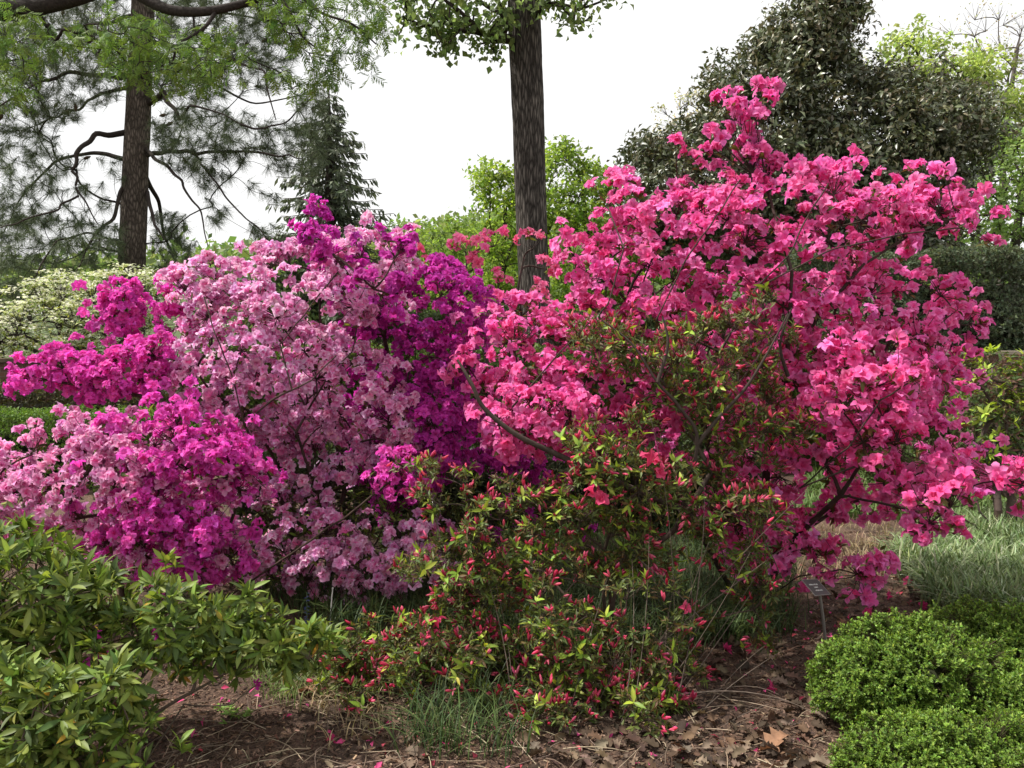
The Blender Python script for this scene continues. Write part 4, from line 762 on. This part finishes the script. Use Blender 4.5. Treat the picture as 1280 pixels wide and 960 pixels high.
def sprigs(g):
    for a, b_, c_ in [((700, 960, 3.1), (720, 850, 3.3), (760, 720, 3.5)), ((650, 940, 3.2), (640, 800, 3.4), (600, 700, 3.5)), ((770, 950, 3.1), (800, 820, 3.3), (790, 700, 3.5)), ((835, 800, 3.6), (880, 760, 3.55), (985, 680, 3.5)), ((840, 880, 3.4), (900, 800, 3.5), (940, 740, 3.5)), ((840, 880, 3.4), (885, 700, 3.5), (880, 600, 3.5)), ((850, 920, 3.25), (900, 860, 3.3), (975, 815, 3.4)), ((860, 870, 3.3), (950, 855, 3.3), (1015, 890, 3.15)), ((760, 930, 3.2), (830, 870, 3.3), (870, 760, 3.4)),
                    ((830, 890, 3.3), (825, 800, 3.4), (845, 720, 3.5)), ((840, 960, 3.1), (900, 900, 3.2), (960, 880, 3.2)), ((870, 780, 3.5), (850, 740, 3.5), (800, 700, 3.5)), ((600, 940, 3.3), (580, 880, 3.3), (545, 800, 3.4)), ((700, 950, 3.3), (690, 880, 3.3), (640, 820, 3.4))]:
        A, Cn, B = P(*a), P(*b_), P(*c_)
        for s in range(2):
            j = G(size=3)*.07*s; curves(g, (A+G(size=3)*.015)[None], (Cn+j)[None], (B+j*2)[None], .0036 if s == 0 else .0018, .001, np.array((.13, .10, .08)), 7, 4)
    for q_ in ([(845, 660, 3.72), (872, 555, 3.66), (850, 510, 3.66), (822, 478, 3.66), (790, 430, 3.7), (752, 400, 3.75)], [(872, 555, 3.66), (900, 520, 3.66), (932, 485, 3.66), (960, 440, 3.66), (985, 392, 3.7)], [(822, 478, 3.66), (835, 430, 3.68), (828, 395, 3.7)], [(985, 470, 3.9), (975, 430, 3.85), (990, 385, 3.85)]): tube(g, np.array([P(*z) for z in q_]), np.linspace(.010, .0035, len(q_)), (.05, .037, .03), 8, 5)
    tube(g, np.array([P(860, 640, 3.8), P(760, 598, 3.75), P(690, 565, 3.75), P(645, 543, 3.72), P(605, 510, 3.72), P(590, 480, 3.72), P(572, 450, 3.75)]), [.016, .015, .013, .012, .010, .008, .006], (.07, .052, .042), 8, 6)
plant("budding_azalea", (.42, 3.95, 0), "leggy azalea with red buds and small olive leaves in the centre front", "shrub", BD,
      [[(.42, 3.95, 0), P(756, 760, 3.95), P(752, 700, 3.9), P(770, 640, 3.85)], [(.45, 3.95, 0), P(770, 720, 3.75), P(845, 660, 3.75), P(890, 590, 3.85), P(868, 550, 3.9), P(830, 480, 3.9), P(790, 430, 3.9)], [P(868, 550, 3.9), P(900, 510, 3.85), P(945, 450, 3.8), P(985, 400, 3.8)], [P(868, 550, 3.9), P(840, 500, 3.95), P(820, 450, 4.0)],
       [(-.1, 3.7, 0), P(590, 830, 3.7), P(575, 730, 3.75), P(590, 650, 3.8)], [(-.1, 3.7, 0), P(580, 850, 3.7), P(510, 800, 3.65)], [P(770, 700, 3.8), P(700, 640, 3.7), P(640, 620, 3.7)], [(.5, 3.6, 0), P(800, 860, 3.5), P(760, 820, 3.45)], [P(870, 620, 3.8), P(950, 660, 3.7), P(975, 720, 3.65)], [(-.6, 3.4, 0), P(450, 905, 3.4)]],
      stemr=(.026, .0028), stemc=(.085, .062, .048), leaves=bdleaf, buds=([(.70, .10, .20), (.82, .20, .32), (.50, .04, .10)], 3, .040, .30), pads=(135, .06), clus=14, padr=.10, twig=.0016, extra=sprigs, drop=.2)
# the few open blossoms of the budding azalea
bt = bpy.data.objects["budding_azalea"]; bl = np.array(bt.location)
gg = Geo(); gg.inst(FLOWERS["hot"][0], np.eye(3)[None], np.zeros((1, 3)), np.array([[.82, .09, .22]])); ob0 = gg.build("blossom", M_petal, bt)
for i, (x, y, dd, s) in enumerate([(814, 572, 3.45, .055), (750, 622, 3.45, .05), (545, 775, 3.35, .04), (540, 790, 3.35, .035), (858, 760, 3.4, .03), (826, 590, 3.45, .04), (738, 610, 3.45, .035)]):
    o = ob0 if i == 0 else ob0.copy()
    if i: col.objects.link(o); o.parent = bt
    p_ = P(x, y, dd)-bl; o.location = p_; o.scale = (s, s, s*1.2); o.rotation_euler = (1.1+G()*.4, G()*.5, G())

# foreground green azalea, lower left
FG = [([(-60, 650), (0, 658), (45, 668), (85, 690), (130, 705), (120, 770), (60, 800), (-60, 820)], 2.9, .3, 1.), ([(90, 705), (150, 712), (200, 705), (260, 715), (300, 712), (318, 745), (300, 800), (220, 830), (130, 820), (90, 770)], 3.05, .28, 1.),
      ([(255, 745), (330, 755), (370, 785), (400, 775), (425, 800), (395, 830), (330, 845), (250, 850), (200, 830)], 3.15, .2, 1.1), ([(-60, 800), (60, 790), (140, 810), (190, 840), (170, 870), (100, 880), (70, 960), (-60, 980)], 2.6, .22, 1.1), ([(130, 930), (175, 900), (215, 955), (160, 985)], 2.55, .08, 1.), ([(-40, 700), (120, 720), (200, 790), (160, 860), (-40, 860)], 3.1, .25, .9), ([(240, 720), (320, 760), (340, 830), (240, 820)], 3.2, .2, 1.), ([(-60, 850), (110, 870), (150, 900), (110, 985), (-60, 990)], 2.65, .25, 1.1), ([(120, 850), (180, 860), (230, 860), (180, 900), (130, 900)], 2.95, .1, .7), ([(330, 790), (420, 790), (432, 815), (400, 840), (330, 840)], 3.2, .12, .9), ([(0, 860), (60, 850), (100, 880), (80, 930), (20, 930)], 2.35, .1, .8)]
fgc = [(.115, .17, .034), (.155, .215, .042), (.07, .11, .028), (.22, .28, .06)]
t, cp, cax = plant("green_azalea", (-1.35, 2.9, 0), "leafy green azalea nearly past flowering in the lower left corner", "shrub", FG,
      [[(-1.35, 2.9, 0), P(190, 895, 2.95), P(240, 865, 3.0), P(300, 830, 3.1), P(370, 800, 3.15)], [(-1.35, 2.9, 0), P(150, 880, 2.95), P(200, 820, 3.0), P(235, 760, 3.05)], [(-1.4, 2.9, 0), P(95, 880, 2.9), P(100, 800, 2.9), P(60, 720, 2.9)], [(-1.4, 2.85, 0), P(60, 930, 2.7), P(20, 860, 2.6)], [(-1.3, 2.85, 0), P(230, 880, 2.95), P(290, 880, 2.95), P(322, 855, 3.0)], [(-1.25, 2.8, 0), P(165, 950, 2.6), P(160, 900, 2.55)]],
      stemr=(.014, .003), stemc=(.10, .075, .055), leaves=[(LF4, 9, .066, fgc, 1.0, (20, 72), .016), (LF4, 1, .06, [(.55, .33, .06), (.45, .4, .08)], .10, (50, 95), .02)], pads=(150, .06), clus=6, padr=.075, twig=.0018, drop=.2, bend=.5)
rt = t.root; bl = np.array(rt.location)
gg = Geo(); gg.inst(FLOWERS["magenta"][0], np.eye(3)[None], np.zeros((1, 3)), np.array([[.60, .035, .42]])); ob0 = gg.build("blossom", M_petal, rt)
for i, (x, y, dd, s) in enumerate([(118, 825, 2.65, .035), (130, 815, 2.7, .025), (322, 855, 2.95, .022), (195, 790, 2.85, .025), (120, 795, 2.75, .025)]):
    o = ob0 if i == 0 else ob0.copy()
    if i: col.objects.link(o); o.parent = rt
    o.location = P(x, y, dd)-bl; o.scale = (s, s, s*1.3); o.rotation_euler = (.9+G()*.4, G()*.6, G())

# azalea with new lime leaves on the right
RS = [([(1190, 455), (1215, 440), (1250, 432), (1300, 440), (1310, 610), (1240, 620), (1200, 590), (1185, 520)], 6.6, .5, 1.)]
plant("deciduous_azalea", (3.7, 6.2, 0), "thin open shrub with lime new leaves at the right edge", "shrub", RS,
      [[(3.65, 6.1, 0), P(1240, 670, 6.1), P(1190, 640, 6.1), P(1170, 610, 6.1)], [(3.7, 6.2, 0), P(1248, 640, 6.2), P(1240, 560, 6.4)], [(3.75, 6.2, 0), P(1262, 640, 6.3), P(1275, 560, 6.5)], [(3.7, 6.15, 0), P(1225, 640, 6.2), P(1212, 590, 6.3)]], stemr=(.045, .004), stemc=(.075, .055, .045),
      leaves=[(LF3, 5, .06, [(.09, .14, .04), (.07, .10, .03), (.14, .08, .06)], .85, (30, 95), .03), (LF3, 5, .07, [(.36, .46, .05), (.30, .40, .05)], .22, (30, 80), 0)], pads=(95, .09), clus=9, padr=.13)

# ------------------------------------------------------------------ boxwood mounds, lower right
def box_mound(c, r, label, n=2600, cc=((.14, .23, .036), (.19, .29, .045), (.095, .165, .03))):
    c = np.array(c, float); r = np.array(r, float); t = Thing("boxwood_shrub", (c[0], c[1], 0), label, "shrub", "clipped boxwood mounds")
    shape = lambda v: 1+.62*(fbm(v*2.3+c*3, 3)-.5)
    tv = nrm(G(size=(n//4, 3))); tv = tv[tv[:, 2] > -.5]          # tufts of young shoots
    tp = c+tv*r*(shape(tv)*U(.86, 1.06, len(tv)))[:, None]; tax = nrm(tv/r*r.mean()+np.array([0, 0, .55])+G(size=tv.shape)*.35)
    k = 10; off = G(size=(len(tv), k, 3))*.017; ax = nrm(tax[:, None]+off/.03+G(size=off.shape)*.12); p = tp[:, None]+off-tax[:, None]*(np.linalg.norm(off, axis=2)**2*16)[..., None]
    low = np.repeat(U(size=len(tv)) < .5, k); p = p.reshape(-1, 3); ax = ax.reshape(-1, 3); p[:, 2] = np.maximum(p[:, 2], .02)
    g = Geo(); root = np.array([c[0], c[1], 0.]); q0 = np.repeat(c+(tp-c)*.6, k, 0); frusta(g, q0, p, .002, .001, (.07, .06, .03), 3)
    st = rng.choice(len(p), 160); curves(g, np.repeat(root[None], 160, 0)+G(size=(160, 3))*np.array([.03, .03, 0]), (root+q0[st])/2+np.array([0, 0, -.03]), q0[st], .006, .003, (.08, .06, .04), 4, 4); t.part(g, "stems", M_twig)
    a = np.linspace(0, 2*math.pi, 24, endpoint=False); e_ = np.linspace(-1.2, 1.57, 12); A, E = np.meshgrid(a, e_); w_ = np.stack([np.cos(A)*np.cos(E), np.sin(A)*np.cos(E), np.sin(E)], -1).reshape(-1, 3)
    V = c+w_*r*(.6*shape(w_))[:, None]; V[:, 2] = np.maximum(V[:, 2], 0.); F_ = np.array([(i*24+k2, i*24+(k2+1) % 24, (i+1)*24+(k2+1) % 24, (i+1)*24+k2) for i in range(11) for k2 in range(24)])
    g = Geo(); g.add(V, F_, (.03, .035, .015)); t.part(g, "shade_core", M_twig)  # solid core coloured dark to stand in for shade inside the mound
    g = Geo(); pr = leaf(2, .5, .12, .3, rib=1.12); cc = np.array(cc)
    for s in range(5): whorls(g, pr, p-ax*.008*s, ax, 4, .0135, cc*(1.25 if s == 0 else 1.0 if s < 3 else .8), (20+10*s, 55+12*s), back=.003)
    t.part(g, "foliage", M_leaf); return t
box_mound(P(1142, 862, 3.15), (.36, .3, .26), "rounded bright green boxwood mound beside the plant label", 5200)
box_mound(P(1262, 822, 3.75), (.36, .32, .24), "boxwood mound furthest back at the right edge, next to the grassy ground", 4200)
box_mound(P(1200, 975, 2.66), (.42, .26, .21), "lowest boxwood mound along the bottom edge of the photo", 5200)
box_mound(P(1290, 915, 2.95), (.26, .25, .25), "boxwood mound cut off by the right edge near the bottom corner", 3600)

# ------------------------------------------------------------------ grass-like ground cover
def blades(name, label, spots, per, ln, cc, kind="stuff", cat="ground cover", wid=.006):
    g = Geo(); q = np.repeat(np.array(spots), per, 0); n = len(q); q[:, :2] += G(size=(n, 2))*.045; a = U(0, 2*math.pi, n); L_ = ln*U(.6, 1.25, n); lean = U(.25, 1.0, n); dr = np.stack([np.cos(a), np.sin(a), 0*a], -1); sd = np.stack([-np.sin(a), np.cos(a), 0*a], -1)
    tt = np.linspace(0, 1, 6); V = []
    for t_ in tt:
        c_ = q+dr*(L_*lean*t_**1.6)[:, None]+np.array([0, 0, 1])*(L_*(t_-lean*.62*t_**2.4))[:, None]; w_ = wid*(1-t_**3)*.5+.0004; V += [c_-sd*w_, c_+sd*w_]
    V = np.stack(V, 1); F_ = np.array([(2*i, 2*i+1, 2*i+3, 2*i+2) for i in range(5)]); FF = (F_[None]+(np.arange(n)*12)[:, None, None]).reshape(-1, 4); tn = np.repeat(tints(cc, n, .18, .05), 12, 0); g.add(V.reshape(-1, 3), FF, tn)
    return tag(g.build(name, M_grass), label, cat, kind=kind)
def ground_pts(poly, n):
    xs = [p[0] for p in poly]; ys = [p[1] for p in poly]; x = U(min(xs), max(xs), n*6); y = U(min(ys), max(ys), n*6); k = inside(poly, x, y); x, y = x[k][:n], y[k][:n]
    q = P(x, y, 1.); dr = q-np.array([0, 0, CAMZ]); s = CAMZ/np.maximum(-dr[:, 2], 1e-3); r = np.array([0, 0, CAMZ])+dr*s[:, None]; r[:, 2] = ground_h(r[:, 0], r[:, 1]); return r
blades("lilyturf_grass", "grey green arching grass clumps behind the boxwood mounds", ground_pts([(1120, 700), (1200, 660), (1300, 650), (1310, 790), (1180, 770)], 620), 18, .22, [(.14, .21, .08), (.20, .27, .11), (.12, .17, .07), (.33, .38, .24)], wid=.011)
blades("grass_clumps", "dark green grass growing in the shade beneath the budding azalea", ground_pts([(510, 870), (640, 860), (640, 960), (510, 950)], 16).tolist()+ground_pts([(560, 700), (1000, 680), (980, 800), (600, 840)], 420).tolist()+ground_pts([(330, 740), (560, 720), (560, 800), (400, 800)], 70).tolist(), 22, .23, [(.06, .095, .035), (.09, .13, .04), (.04, .07, .025)], wid=.004)
blades("dry_grass", "dry tan grass stems scattered on the mulch below the hot pink azalea", ground_pts([(960, 650), (1140, 650), (1130, 720), (980, 730)], 150).tolist()+ground_pts([(330, 840), (450, 830), (500, 920), (430, 940)], 34).tolist(), 7, .10, [(.36, .28, .17), (.28, .22, .13)], wid=.004)
blades("short_grass", "thin green grass at the edge of the bare mulch on the left", ground_pts([(300, 840), (440, 800), (470, 850), (360, 880)], 60).tolist(), 14, .10, [(.12, .18, .045), (.18, .24, .08)], wid=.003)
blades("meadow_grass", "patchy green ground cover between the shrubs and the right wall", ground_pts([(1020, 560), (1400, 550), (1400, 660), (1000, 650)], 900).tolist()+ground_pts([(560, 600), (900, 590), (880, 680), (480, 700)], 150).tolist(), 10, .2, [(.10, .16, .05), (.15, .22, .07)], wid=.012)

# mulch chips, litter, twigs
n_ = 30000; x = U(-2.6, 3.0, n_); y = 2.4+4*U(size=n_)**1.6; q = np.stack([x, y, ground_h(x, y)+.004], -1); g = Geo()
CH = (np.array([(-.5, -.5, 0), (.5, -.5, .1), (.45, .5, 0), (-.4, .45, .15), (-.5, -.5, .35), (.5, -.5, .4), (.45, .5, .3), (-.4, .45, .4)], float), np.array([(4, 5, 6, 7), (0, 1, 5, 4), (1, 2, 6, 5), (2, 3, 7, 6), (3, 0, 4, 7)]), np.ones((8, 3)))
Bm = zbasis(np.array([0, 0, 1])+G(size=(n_, 3))*.35, np.ones(n_)); Bm = Bm*np.stack([U(.003, .009, n_), U(.008, .035, n_), U(.004, .008, n_)], -1)[:, None, :]
g.inst(CH, Bm, q, tints([(.14, .082, .053), (.085, .05, .033), (.22, .145, .10), (.05, .033, .024), (.3, .215, .15)], n_, .2, .05)); tag(g.build("mulch_litter", M_dry, smooth=False), "brown bark mulch chips covering the bare ground", "mulch", kind="stuff")
def oak_leaf():
    V = []; F_ = []; W_ = [.03, .2, .12, .34, .18, .36, .2, .26, .05]; n = len(W_)
    for i, w_ in enumerate(W_):
        s = i/(n-1); cz = .12*math.sin(s*5)+.05; V += [(-w_, s, cz+w_*w_*1.5), (-w_*.45, s, cz), (0, s, cz-.01), (w_*.45, s, cz), (w_, s, cz+w_*w_*1.2)]
        if i: b = (i-1)*5; F_ += [(b+j, b+j+1, b+j+6, b+j+5) for j in range(4)]
    return np.array(V), np.array(F_), np.ones((len(V), 3))
OAK = oak_leaf()
pt = np.concatenate([ground_pts([(830, 770), (1060, 760), (1020, 980), (640, 980), (700, 860)], 520), ground_pts([(1040, 690), (1180, 720), (1110, 800), (1030, 780)], 90), ground_pts([(370, 850), (560, 850), (560, 960), (380, 960)], 30), ground_pts([(0, 900), (150, 880), (160, 960), (0, 960)], 25)])
n_ = len(pt); pt[:, 2] += .012; g = Geo(); g.inst(OAK, basis(np.stack([G(size=n_), G(size=n_), G(size=n_)*.3], -1), np.array([0, 0, 1])+G(size=(n_, 3))*.5, U(.03, .075, n_)), pt, tints([(.115, .075, .048), (.08, .052, .035), (.19, .14, .10), (.052, .036, .026)], n_, .15, .05))  # leaf tones darkened to stand for the shade on this ground
tag(g.build("leaf_litter", M_dry), "brown fallen leaves heaped on the shaded ground under the azaleas", "leaf litter", kind="stuff")
gg = Geo(); gg.inst(OAK, np.eye(3)[None], np.zeros((1, 3)), np.array([[.27, .15, .09]])); ol = gg.build("fallen_leaf", M_dry)
spots = [(398, 868, .12, "curled tan oak leaf on bare mulch beside the budding azalea"), (985, 930, .13, "large orange brown oak leaf on the ground left of the lowest boxwood"), (900, 845, .11, "curled brown leaf lying in shade below the thin bare twigs"), (120, 948, .14, "orange brown oak leaf under the lower left green shrub"), (1062, 782, .09, "tan oak leaf on the ground right of the plant label"), (975, 950, .09, "pale tan leaf at the bottom edge left of the boxwood")]
for i, (x, y, s, lb) in enumerate(spots):
    o = ol if i == 0 else ol.copy()
    if i: col.objects.link(o)
    q = ground_pts([(x-1, y-1), (x+1, y-1), (x+1, y+1), (x-1, y+1)], 1)[0]; o.location = q+np.array([0, 0, .02]); o.scale = (s, s, s); o.rotation_euler = (.15*G(), .15*G(), U(0, 6)); tag(o, lb, "leaf", "fallen oak leaves")
gg = Geo(); gg.inst(FLOWERS["hot"][1], np.eye(3)[None], np.zeros((1, 3)), np.array([[.80, .07, .26]])); ol = gg.build("fallen_blossom", M_petal)
for i, (x, y, lb) in enumerate([(1105, 783, "fallen pink blossom on the mulch just above the boxwood mound"), (1085, 770, "fallen pink blossom on the mulch left of the boxwood's top"), (1153, 764, "fallen pink blossom at the edge of the grey green grass"), (964, 866, "single fallen magenta blossom on the shaded leaf litter"), (910, 820, "fallen pink blossom beside the thin bare twigs"), (1134, 730, "fallen pink blossom on the ground under the lowest pink spray"), (1068, 748, "fallen pink blossom right of the plant label"), (1110, 752, "fallen pink blossom between the label and the grey green grass"), (852, 864, "fallen pink blossom at the foot of the bare twigs"), (414, 921, "fallen pink petals on the mulch below the budding azalea")]):
    o = ol if i == 0 else ol.copy()
    if i: col.objects.link(o)
    q = ground_pts([(x-1, y-1), (x+1, y-1), (x+1, y+1), (x-1, y+1)], 1)[0]; s = .032; o.location = q+np.array([0, 0, .02]); o.scale = (s, s, s); o.rotation_euler = (1.2+.4*G(), .5*G(), U(0, 6)); tag(o, lb, "blossom", "fallen azalea blossoms")
pp = np.concatenate([ground_pts([(980, 690), (1180, 720), (1150, 790), (1000, 830), (940, 760)], 130), ground_pts([(450, 880), (1020, 800), (1000, 960), (450, 960)], 110), ground_pts([(180, 860), (450, 830), (440, 940), (200, 950)], 22)]); pp[:, 2] += .014; n_ = len(pp)
g = Geo(); g.inst(leaf(2, .6, .5, .5), zbasis(np.array([0, 0, 1])+G(size=(n_, 3))*.5, U(.018, .034, n_))[:, :, [0, 1, 2]], pp, tints([(.85, .12, .36), (.70, .08, .25), (.5, .08, .12)], n_, .15, .05)); tag(g.build("petal_litter", M_petal), "pink petals dropped on the mulch below the azaleas", "petals", kind="stuff")
# twigs on the ground
n_ = 260; a0 = ground_pts([(150, 860), (1060, 790), (1040, 980), (150, 980)], n_); n_ = len(a0); dd = nrm(np.stack([G(size=n_), G(size=n_), np.zeros(n_)], -1)); b0 = a0+dd*U(.06, .3, (n_, 1)); a0[:, 2] += .012; b0[:, 2] = ground_h(b0[:, 0], b0[:, 1])+.015; g = Geo()
curves(g, a0, (a0+b0)/2+G(size=a0.shape)*.02+np.array([0, 0, .015]), b0, .0024, .0012, tints([(.26, .2, .14), (.15, .11, .08), (.36, .29, .2)], n_, .1, .03), 4, 4); tag(g.build("twig_litter", M_twig), "thin dry twigs lying scattered across the mulch", "twigs", kind="stuff")
# small weed, grape hyacinths
q = ground_pts([(288, 893), (290, 893), (290, 895), (288, 895)], 1)[0]; t = Thing("weed", q, "small light green weed growing on the bare mulch", "plant"); g = Geo(); pp = q+G(size=(16, 3))*np.array([.035, .03, .004])+np.array([0, 0, .02]); frusta(g, np.repeat(q[None], 16, 0), pp, .0015, .001, (.15, .25, .06), 3); t.part(g, "stems", M_twig); g = Geo(); whorls(g, LF3, pp, np.tile((0, 0, 1.), (16, 1)), 6, .03, [(.20, .32, .07)], (40, 85)); t.part(g, "foliage", M_leaf)
for (x, y, lb) in [(328, 790, "small blue grape hyacinth spike behind the lower left shrub"), (384, 785, "blue grape hyacinth spike under the pale pink blossoms")]:
    q = P(x, y, 3.75); q[2] = 0; t = Thing("grape_hyacinth", q, lb, "flower"); h_ = P(x, y-45, 3.75)[2]; tp_ = np.array([q[0], q[1], max(h_, .12)]); g = Geo(); frusta(g, q[None], tp_[None], .003, .002, (.08, .12, .06), 5); t.part(g, "stem", M_twig)
    g = Geo(); V_, F_, C_ = bud((1, 1, 1), (1, 1, 1)); k = 40; zz = U(.45, 1, k); a = U(0, 6.3, k); pos = q+(tp_-q)*zz[:, None]; d = np.stack([np.cos(a), np.sin(a), -.3+0*a], -1); g.inst((V_, F_, C_), basis(d, G(size=d.shape), np.full(k, .016)), pos, tints([(.10, .12, .30), (.16, .2, .32)], k, .1, .04)); t.part(g, "florets", M_petal, kind="stuff")

# ------------------------------------------------------------------ plant labels
m, n, l, b, out = principled("label_plate"); b.inputs["Base Color"].default_value = (.035, .037, .035, 1); b.inputs["Roughness"].default_value = .4; M_plate = m
m, n, l, b, out = principled("label_metal"); b.inputs["Base Color"].default_value = (.32, .30, .28, 1); b.inputs["Metallic"].default_value = .7; b.inputs["Roughness"].default_value = .5; M_metal = m
m, n, l, b, out = principled("label_lettering"); b.inputs["Base Color"].default_value = (.5, .5, .47, 1); M_text = m
def sheet(g, O, ux, uy, nn, x0, x1, y0, y1, th, c=(1, 1, 1)):
    V = [O+ux*x+uy*y+nn*z for z in (0, th) for (x, y) in ((x0, y0), (x1, y0), (x1, y1), (x0, y1))]
    g.add(np.array(V), np.array([(4, 5, 6, 7), (3, 2, 1, 0), (0, 1, 5, 4), (1, 2, 6, 5), (2, 3, 7, 6), (3, 0, 4, 7)]), c)
def label(A, B, C_, foot, lbl, lines, r=.0045):
    """A top left, B top right, C_ bottom left corners of the plate"""
    A, B, C_, foot = map(np.array, (A, B, C_, foot)); w_ = np.linalg.norm(B-A); ux = (B-A)/w_; vy = C_-A; vy = vy-(vy@ux)*ux; h_ = np.linalg.norm(vy); uy = -vy/h_; nn = np.cross(ux, uy); O = A+uy*(-h_)
    t = Thing("plant_label", foot, lbl, "sign", "botanical labels on stakes")
    mid = O+ux*w_*.62+uy*h_*.35; g = Geo(); tube(g, np.array([foot-np.array([0, 0, .03]), (foot*.5+mid*.5), mid-nn*.004]), [r, r, r], (1, 1, 1), 10, 4); t.part(g, "stake", M_metal)
    g = Geo(); sheet(g, O, ux, uy, nn, 0, w_, 0, h_, .002); pl = t.part(g, "plate", M_plate, False)
    e_ = .0022; g = Geo()
    for bx in ((-e_, w_+e_, -e_, 0), (-e_, w_+e_, h_, h_+e_), (-e_, 0, 0, h_), (w_, w_+e_, 0, h_)): sheet(g, O, ux, uy, nn, *bx, .003)
    t.part(g, "rim", M_metal, False, parent=pl); pl.children[0].location = (0, 0, 0)
    g = Geo()
    for (cx_, cy_, wd, k) in lines:
        for i in range(k):
            x_ = (cx_-wd/2+wd*i/k)*w_; hh = h_*(.085 if rng.random() < .35 else .06); sheet(g, O+nn*.0022, ux, uy, nn, x_, x_+wd/k*w_*.6, cy_*h_, cy_*h_+hh, .0004)
    t.part(g, "lettering", M_text, False, parent=pl)
D = 3.75
ft = ground_pts([(1034, 823), (1036, 823), (1036, 825), (1034, 825)], 1)[0]
a_ = P(1002, 726, 3.78); b_ = P(1022, 725, 3.80); c_ = P(1014, 744.5, 3.70)
# a plate tilted back and turned; its corners measured in the photo
A_ = P(1002, 725, 3.80); u_ = nrm(P(1020.5, 724.5, 3.86)-A_); v_ = P(1013.5, 744.5, 3.74)-A_
def label2(cn, uw, vw, foot, lbl, lines):
    pass
label(P(1002, 725.5, 3.74), P(1021, 724.5, 3.86), P(1014.5, 745, 3.66), ft, "small black engraved plant label on a thin metal stake left of the boxwood", [(.48, .64, .55, 11), (.5, .46, .24, 5), (.52, .26, .46, 9)], .007)
ft2 = P(549, 700, 4.6); ft2[2] = 0
label(P(540, 624, 4.55), P(549, 633, 4.6), P(538, 629, 4.5), ft2, "little pale plant label in deep shade under the magenta azalea", [(.5, .4, .5, 5)])
# thin white stake and bloom
q = P(413, 778, 4.1); q[2] = 0; t = Thing("garden_stake", q, "thin pale stake standing under the lowest pale pink blossoms", "stake"); g = Geo(); tube(g, np.array([q, q+np.array([0, 0, .1]), P(416, 735, 4.1)]), [.003]*3, (.6, .58, .55), 8, 3); t.part(g, "shaft", M_twig)
g = Geo(); e1 = P(416, 735, 4.1); tube(g, np.array([e1-np.array([0, 0, .004]), e1+np.array([0, 0, .004])]), [.005, .004], (.6, .58, .55), 8, 2); t.part(g, "cap", M_twig)
